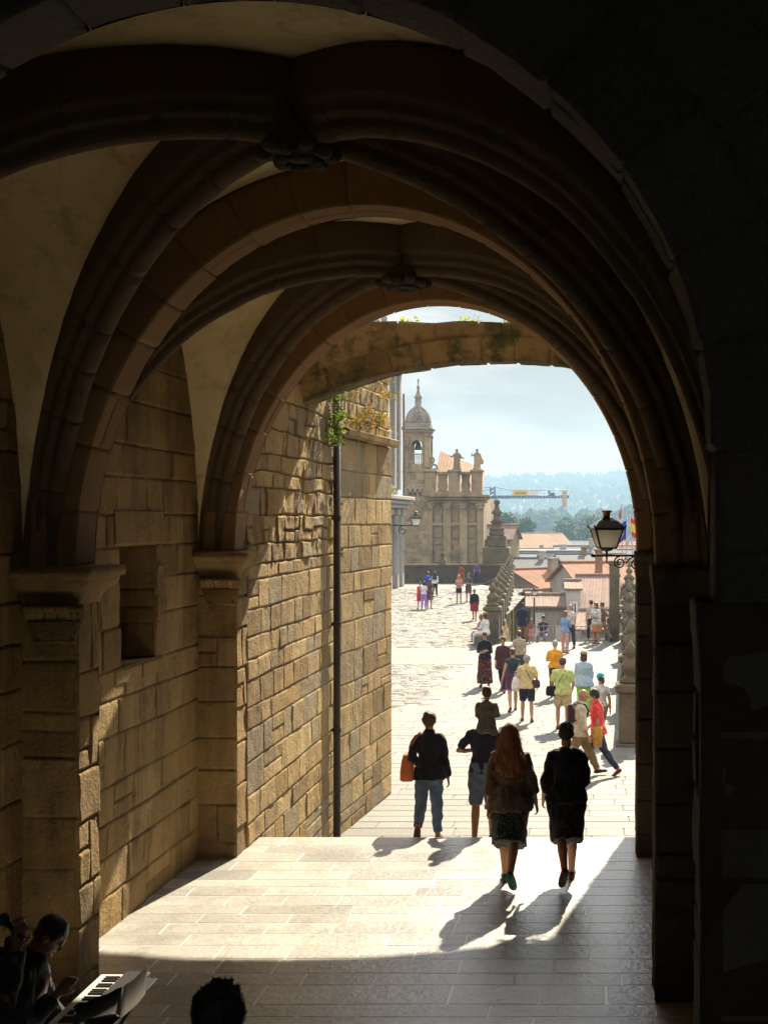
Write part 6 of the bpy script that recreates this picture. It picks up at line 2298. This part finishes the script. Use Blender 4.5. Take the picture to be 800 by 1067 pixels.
# ---------------------------------------------------------------------- crane, flags
def crane():
    Y = 300.0
    blue = plain_mat('crane_blue', (.05, .09, .2), .5, .1)
    yel = plain_mat('banner_yellow', (.75, .5, .03), .6, .05)
    con = plain_mat('concrete_block', (.55, .38, .25), .8, .2)
    p = at(517, 521, Y)
    K = thing('tower_crane', 'blue tower crane with level jib carrying a yellow and white banner', 'crane', at(511, 590, Y))
    k = Y / F

    def q(px, py, dy=0.0):
        v = at(px, py, Y)
        return v + V(0, dy, 0)

    def lattice(a0, a1, w, h, n, nm, r=.11, vert=False):
        m = MB()
        a0, a1 = Vector(a0), Vector(a1)
        d = (a1 - a0)
        ax = V(1, 0, 0) if vert else V(0, 0, 1)
        cor = [ax * (s_ * h) + V(0, 1, 0) * (t_ * w) for s_, t_ in ((0, -1), (0, 1), (1, 1), (1, -1))]
        for c in cor:
            m.tube([a0 + c, a1 + c], r, xref=(0, 1, 0), seg=5)
        for i in range(n):
            p0, p1 = a0 + d * (i / n), a0 + d * ((i + 1) / n)
            for u_, v_ in ((0, 3), (3, 0), (1, 2), (0, 1), (3, 2)):
                m.tube([p0 + cor[u_], p1 + cor[v_]], r * .6, xref=(0, 1, 0), seg=4)
        return m.build(nm, blue, K, True)
    lattice(q(512, 519), q(593, 518.5), .5, .45, 26, 'jib', .13)
    lattice(q(511, 690), q(511, 507), .6, 1.0, 44, 'mast', .13, True)
    lattice(q(503, 520), q(512, 519), .5, .6, 4, 'counter_jib', .12)
    m = MB()
    for a, b in (((517, 508), (535, 511)), ((535, 511), (592, 511)), ((517, 508), (503, 512)), ((504, 508), (516, 508))):
        m.tube([q(*a), q(*b)], .07, xref=(0, 1, 0), seg=5)
    m.build('tie_bar', blue, K, True)
    m = MB()
    m.box(q(534, 516.4) - V(0, .62, 0), q(549.5, 511.2) + V(0, -.52, 0))
    b = m.build('banner', yel, K)
    b['label'] = 'yellow end of the banner'
    m = MB()
    rb = random.Random(2)
    px = 536.5
    while px < 547.5:      # lettering too far away to read: dark strokes
        w = rb.uniform(.7, 1.2)
        m.box(q(px, 515.2 - rb.uniform(0, .6)) - V(0, .66, 0), q(px + w, 512.9) + V(0, -.622, 0))
        px += w + .5
    m.build('lettering', plain_mat('ink', (.3, .12, .03), .7, 0), b)
    m = MB()
    m.box(q(550, 516.4) - V(0, .62, 0), q(560, 511.2) + V(0, -.52, 0))
    b = m.build('banner', plain_mat('banner_white', (.75, .66, .6), .6, .05), K)
    b['label'] = 'white end of the banner'
    m = MB()
    m.box(q(572, 517) - V(0, .4, 0), q(578, 513.5) + V(0, .4, 0))
    m.box(q(571, 514) - V(0, .3, 0), q(573, 511) + V(0, .3, 0))
    m.build('winch', blue, K)
    for i in range(3):
        m = MB()
        x0 = 585.5 + i * 1.8
        m.box(q(x0, 529) - V(0, .7, 0), q(x0 + 1.6, 511) + V(0, .7, 0))
        m.build('counterweight', con, K)


def flags():
    def flag(name, label, px, ytop, ybase, Y, w, h, mat, lean, stars=0, ph=0.0):
        p0, p1 = at(px, ybase, Y), at(px + lean, ytop, Y)
        K = thing(name, label, 'flag', p0)
        m = MB()
        m.tube([p0, p1], [.03, .022], seg=7)
        m.ell(p1, (.05, .05, .06), 8, 6)
        m.build('pole', plain_mat('pole_paint', (.45, .42, .38), .4, .1), K, True)
        d = (p1 - p0).normalized()
        rows = []
        for i in range(19):
            u = i / 18
            row = []
            for j in range(15):
                v = j / 14
                wv = .10 * math.sin(u * 9 + v * 2 + ph) * u
                sag = u * u * h * .55 + u * .1
                q = p1 - d * (.08 + v * h) + V(-u * w * .62 if ph < 2 else u * w * .6, wv + .05, -sag)
                row.append(q)
            rows.append(row)
        m = MB()
        m.grid(rows)
        me = m.mesh('cloth', True)
        uv = me.uv_layers.new()
        for lp in me.loops:
            i, j = divmod(lp.vertex_index, 15)
            uv.data[lp.index].uv = (i / 18, j / 14)
        o = link('flag_cloth', me, mat, K)
        sol = o.modifiers.new('s', 'SOLIDIFY')
        sol.thickness = .006
        if stars:
            def pt(u, v):
                i, j = min(17, int(u * 18)), min(13, int(v * 14))
                a = rows[i][j].lerp(rows[i + 1][j], u * 18 - i)
                return a
            for s_ in range(12):
                a = 2 * PI * s_ / 12
                c = pt(.5 + .22 * math.cos(a), .5 + .30 * math.sin(a))
                mm = MB()
                pts = []
                for q_ in range(10):
                    r = (.058 if q_ % 2 == 0 else .024)
                    pts.append((c.x + r * math.sin(q_ * PI / 5), c.z + r * math.cos(q_ * PI / 5)))
                mm.prism(pts, 'y', c.y - .035, c.y - .02)
                mm.build('star', YEL, o)
    YEL = plain_mat('flag_yellow', (.8, .55, .02), .8, .05)
    blue = cloth((.02, .05, .42))
    t = NT('flag_bands')
    tc = t.n('ShaderNodeTexCoord')
    sp = t.n('ShaderNodeSeparateXYZ')
    t.l(tc.outputs['UV'], sp.inputs[0])
    r = t.n('ShaderNodeValToRGB')
    r.color_ramp.interpolation = 'CONSTANT'
    el = r.color_ramp.elements
    el[0].color = (.6, .02, .02, 1)
    el[1].position = .27
    el[1].color = (.85, .55, .02, 1)
    e3 = el.new(.73)
    e3.color = (.6, .02, .02, 1)
    t.l(sp.outputs['Y'], r.inputs['Fac'])
    bands = t.out(r.outputs['Color'], .85, None)
    flag('flagpole', 'blue flag with a ring of yellow stars hanging behind the wall lantern', 652, 541, 590, 70, 1.0, .95, blue, 1, 1)
    flag('flagpole', 'red and yellow striped flag hanging at the dark wall edge', 660, 538, 590, 72, 1.1, 1.0, bands, -4, 0, 2.5)
    t2 = cloth((.55, .25, .2))
    flag('flagpole', 'faded pink flag rolled round its pole above the lantern', 648, 526, 590, 71, .28, .55, t2, 0, 0, 1)


# ------------------------------------------------------------------ land, wood, haze
def hill(x, y):
    def sm(a, b, t):
        t = max(0, min(1, (t - a) / (b - a)))
        return t * t * (3 - 2 * t)
    if y < 118:
        return -17.0 if y > 56 and x < 12 else -17.0
    z = -17 - 20 * sm(118, 420, y)
    z += (26 + 10 * noise.noise(V(x * .0035, 1.3, 0))) * sm(420, 950, y)
    z -= 22 * sm(950, 1250, y)
    z += (88 + 26 * noise.noise(V(x * .0016, 7.1, 0)) + 10 * noise.noise(V(x * .006, 2.2, 0))) * sm(1250, 2500, y)
    z -= 60 * sm(2500, 4200, y)
    z += 6 * noise.noise(V(x * .004, y * .003, 5)) * sm(300, 900, y)
    return z


def land():
    m = MB()
    ys = [-400, 0, 60, 118, 160, 200, 260, 320, 380] + [420 + 40 * i for i in range(22)] + [1300 + 70 * i for i in range(19)] + [2650 + 250 * i for i in range(10)]
    xs = [-3000 + 150 * i for i in range(17)] + [-560 + 40 * i for i in range(26)] + [600 + 150 * i for i in range(17)]
    m.grid([[V(x, y, hill(x, y)) for x in xs] for y in ys])
    struct(m.build('hills', plain_mat('hill_ground', (.022, .036, .014), .95, .35, .01), None, True))
    # the wood on the slopes, one mass
    m = MB()
    rr = random.Random(9)

    def tree(x, y, h, broad):
        z = hill(x, y)
        if broad:
            for _ in range(4):
                c = V(x + rr.uniform(-.3, .3) * h, y + rr.uniform(-.3, .3) * h, z + h * rr.uniform(.45, .8))
                r = h * rr.uniform(.2, .34)
                b = len(m.v)
                rows = []
                for i in range(4):
                    a = -1.2 + 2.6 * i / 3
                    rows.append([c + V(r * math.cos(a) * math.cos(t) * rr.uniform(.7, 1.2), r * math.cos(a) * math.sin(t), r * math.sin(a) * rr.uniform(.8, 1.1)) for t in [2 * PI * k / 6 for k in range(6)]])
                m.grid(rows, close=True)
        else:
            w = h * rr.uniform(.13, .2)
            n = 5
            for lv in range(3):
                z0 = z + h * (.12 + .27 * lv)
                z1 = z + h * (.55 + .225 * lv)
                r = w * (1 - .26 * lv)
                base = [V(x + r * rr.uniform(.6, 1.3) * math.cos(2 * PI * k / n + lv), y + r * math.sin(2 * PI * k / n + lv), z0 + rr.uniform(-.04, .04) * h) for k in range(n)]
                m.add(base + [V(x, y, z1)], [(k, (k + 1) % n, n) for k in range(n)])
    for _ in range(2600):
        y = rr.uniform(1350, 2560)
        x = rr.uniform(-.14, .12) * y
        tree(x, y, rr.uniform(9, 19), rr.random() < .35)
    for _ in range(420):       # trees along the crest
        y = rr.uniform(2380, 2560)
        x = rr.uniform(-.12, .10) * y
        tree(x, y, rr.uniform(14, 26), rr.random() < .2)
    for _ in range(800):
        y = rr.uniform(470, 1000)
        x = rr.uniform(-.14, .12) * y
        tree(x, y, rr.uniform(7, 14), rr.random() < .8)
    for _ in range(1200):
        y = rr.uniform(500, 2500)
        x = rr.choice((-1, 1)) * rr.uniform(.13, .6) * y
        tree(x, y, rr.uniform(9, 18), rr.random() < .5)
    t = NT('wood_green')
    g = t.n('ShaderNodeNewGeometry')
    c = t.ramp(g.outputs['Random Per Island'], [(0, (.02, .035, .012)), (.5, (.035, .06, .02)), (1, (.06, .085, .03))])
    struct(m.build('wood', t.out(c, .9, None, Specular_IOR_Level=.1), None, False, fix=True), 'stuff')
    # bushes in the gardens nearer the town
    for (px, py, Y, r, lab) in ((536, 551, 330, 5.5, 'dark round tree left of the pink roofed building'), (602, 556, 390, 7, 'pale green tree beside the grey warehouse'), (614, 556, 420, 8, 'broad tree behind the grey warehouse, left of the lantern'), (523, 553, 350, 5, 'low tree between obelisk and round tree')):
        c = at(px, py, Y)
        T = thing('tree', lab, 'tree', V(c.x, Y, hill(c.x, Y)))
        mm = MB()
        mm.tube([V(c.x, Y, hill(c.x, Y) - 1), c], [.5, .2], seg=7)
        mm.build('trunk', DARKST, T)
        mm = MB()
        for _ in range(9):
            leaf_clump(mm, c + V(rr.uniform(-.7, .7) * r, rr.uniform(-.5, .5) * r, rr.uniform(-.5, .4) * r), r * .45, 260, .45, 0, rr)
        mm.build('crown', TREELEAF, T)
    # air: from a metre or more below the land to just above the highest tree
    top = max(v.co.z for o in COL.objects if o.name in ('wood', 'hills') for v in o.data.vertices) + 2
    m = MB()
    m.box((-3100, -450, -90), (3100, 5000, top))
    hz = bpy.data.materials.new('haze')
    hz.use_nodes = True
    nt = hz.node_tree
    nt.nodes.remove(nt.nodes['Principled BSDF'])
    pv = nt.nodes.new('ShaderNodeVolumePrincipled')
    pv.inputs['Color'].default_value = (.52, .77, 1.0, 1)
    pv.inputs['Density'].default_value = HAZE
    pv.inputs['Anisotropy'].default_value = .0
    nt.links.new(pv.outputs[0], nt.nodes['Material Output'].inputs['Volume'])
    struct(m.build('haze', hz), 'stuff')


HAZE = 0.00042
TREELEAF = leaf_mat('tree_leaf', [(.018, .035, .012), (.03, .055, .018), (.05, .08, .025)], .12)
lanterns()
balustrades()
palace()
church()
town()
crane()
flags()
land()

# ---------------------------------------------------------------- light and camera
AZ, EL = 10.7, 36.6       # sun to the right of straight ahead, height
sd = V(math.sin(R(AZ)) * math.cos(R(EL)), math.cos(R(AZ)) * math.cos(R(EL)), math.sin(R(EL)))
su = bpy.data.lights.new('sun', 'SUN')
su.energy = 5.0
su.angle = R(0.6)
su.color = (1.0, 0.885, 0.68)
so = bpy.data.objects.new('sun', su)
COL.objects.link(so)
so.location = sd * 60
so.rotation_euler = (-sd).to_track_quat('-Z', 'Y').to_euler()

w = bpy.data.worlds.new('World')
sc.world = w
w.use_nodes = True
nt = w.node_tree
bg = nt.nodes['Background']
sky = nt.nodes.new('ShaderNodeTexSky')
sky.sky_type = 'NISHITA'
sky.sun_disc = False
sky.sun_elevation = R(EL)
sky.sun_rotation = R(AZ)
sky.air_density = 1.2
sky.dust_density = 2.0
tc = nt.nodes.new('ShaderNodeTexCoord')
mp = nt.nodes.new('ShaderNodeMapping')
mp.inputs['Scale'].default_value = (4.0, 2.0, 15.0)
mp.inputs['Location'].default_value = (.35, .2, .55)
nz_ = nt.nodes.new('ShaderNodeTexNoise')
nz_.inputs['Scale'].default_value = 1.9
nz_.inputs['Detail'].default_value = 6
nz_.inputs['Roughness'].default_value = .5
rp = nt.nodes.new('ShaderNodeValToRGB')
rp.color_ramp.elements[0].position = .44
rp.color_ramp.elements[1].position = .58
rp.color_ramp.elements[0].color = (0, 0, 0, 1)
mx = nt.nodes.new('ShaderNodeMix')
mx.data_type = 'RGBA'
mx.inputs[7].default_value = (4.1, 3.85, 3.6, 1)
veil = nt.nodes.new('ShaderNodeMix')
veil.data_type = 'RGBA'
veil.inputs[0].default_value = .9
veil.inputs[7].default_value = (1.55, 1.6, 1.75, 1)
nt.links.new(tc.outputs['Generated'], mp.inputs['Vector'])
nt.links.new(mp.outputs[0], nz_.inputs['Vector'])
sx = nt.nodes.new('ShaderNodeSeparateXYZ')
nt.links.new(tc.outputs['Generated'], sx.inputs[0])
lowc = nt.nodes.new('ShaderNodeMapRange')      # more cloud low down over the hills
lowc.inputs['From Min'].default_value = .02
lowc.inputs['From Max'].default_value = .11
lowc.inputs['To Min'].default_value = .10
lowc.inputs['To Max'].default_value = -.05
nt.links.new(sx.outputs['Z'], lowc.inputs['Value'])
adc = nt.nodes.new('ShaderNodeMath')
adc.operation = 'ADD'
nt.links.new(nz_.outputs['Fac'], adc.inputs[0])
nt.links.new(lowc.outputs[0], adc.inputs[1])
nt.links.new(adc.outputs[0], rp.inputs['Fac'])
up_ = nt.nodes.new('ShaderNodeMapRange')       # veil of cloud brightened above the view, added for more fill light
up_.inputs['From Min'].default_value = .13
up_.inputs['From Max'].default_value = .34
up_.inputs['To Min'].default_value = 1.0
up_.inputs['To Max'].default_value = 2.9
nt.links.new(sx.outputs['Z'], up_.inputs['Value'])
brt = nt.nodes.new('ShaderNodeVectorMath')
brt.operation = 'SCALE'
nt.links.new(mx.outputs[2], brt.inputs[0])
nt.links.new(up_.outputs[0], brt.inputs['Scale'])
nt.links.new(rp.outputs['Color'], mx.inputs[0])
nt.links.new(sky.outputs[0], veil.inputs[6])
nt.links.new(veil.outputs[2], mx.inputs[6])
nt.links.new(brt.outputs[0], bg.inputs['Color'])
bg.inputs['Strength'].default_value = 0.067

cam = bpy.data.cameras.new('camera')
cam.sensor_fit = 'HORIZONTAL'
cam.sensor_width = 36.0
cam.lens = 36.0 * F / 800.0
cam.shift_x = -(CX - 400.0) / 800.0
cam.shift_y = (CY - 533.5) / 800.0
cam.clip_start = 0.1
cam.clip_end = 9000
co = bpy.data.objects.new('camera', cam)
COL.objects.link(co)
co.rotation_euler = (PI / 2, 0, 0)
sc.camera = co
vs = sc.view_settings
vs.view_transform = 'Standard'
vs.look = 'None'
vs.exposure = 1.6
vs.gamma = 1
vs.use_curve_mapping = False
cy = sc.cycles
cy.max_bounces = 10
cy.diffuse_bounces = 7
cy.glossy_bounces = 2
cy.transmission_bounces = 4
cy.volume_bounces = 1
cy.use_denoising = True
cy.caustics_reflective = False
cy.caustics_refractive = False
cy.sample_clamp_indirect = 8
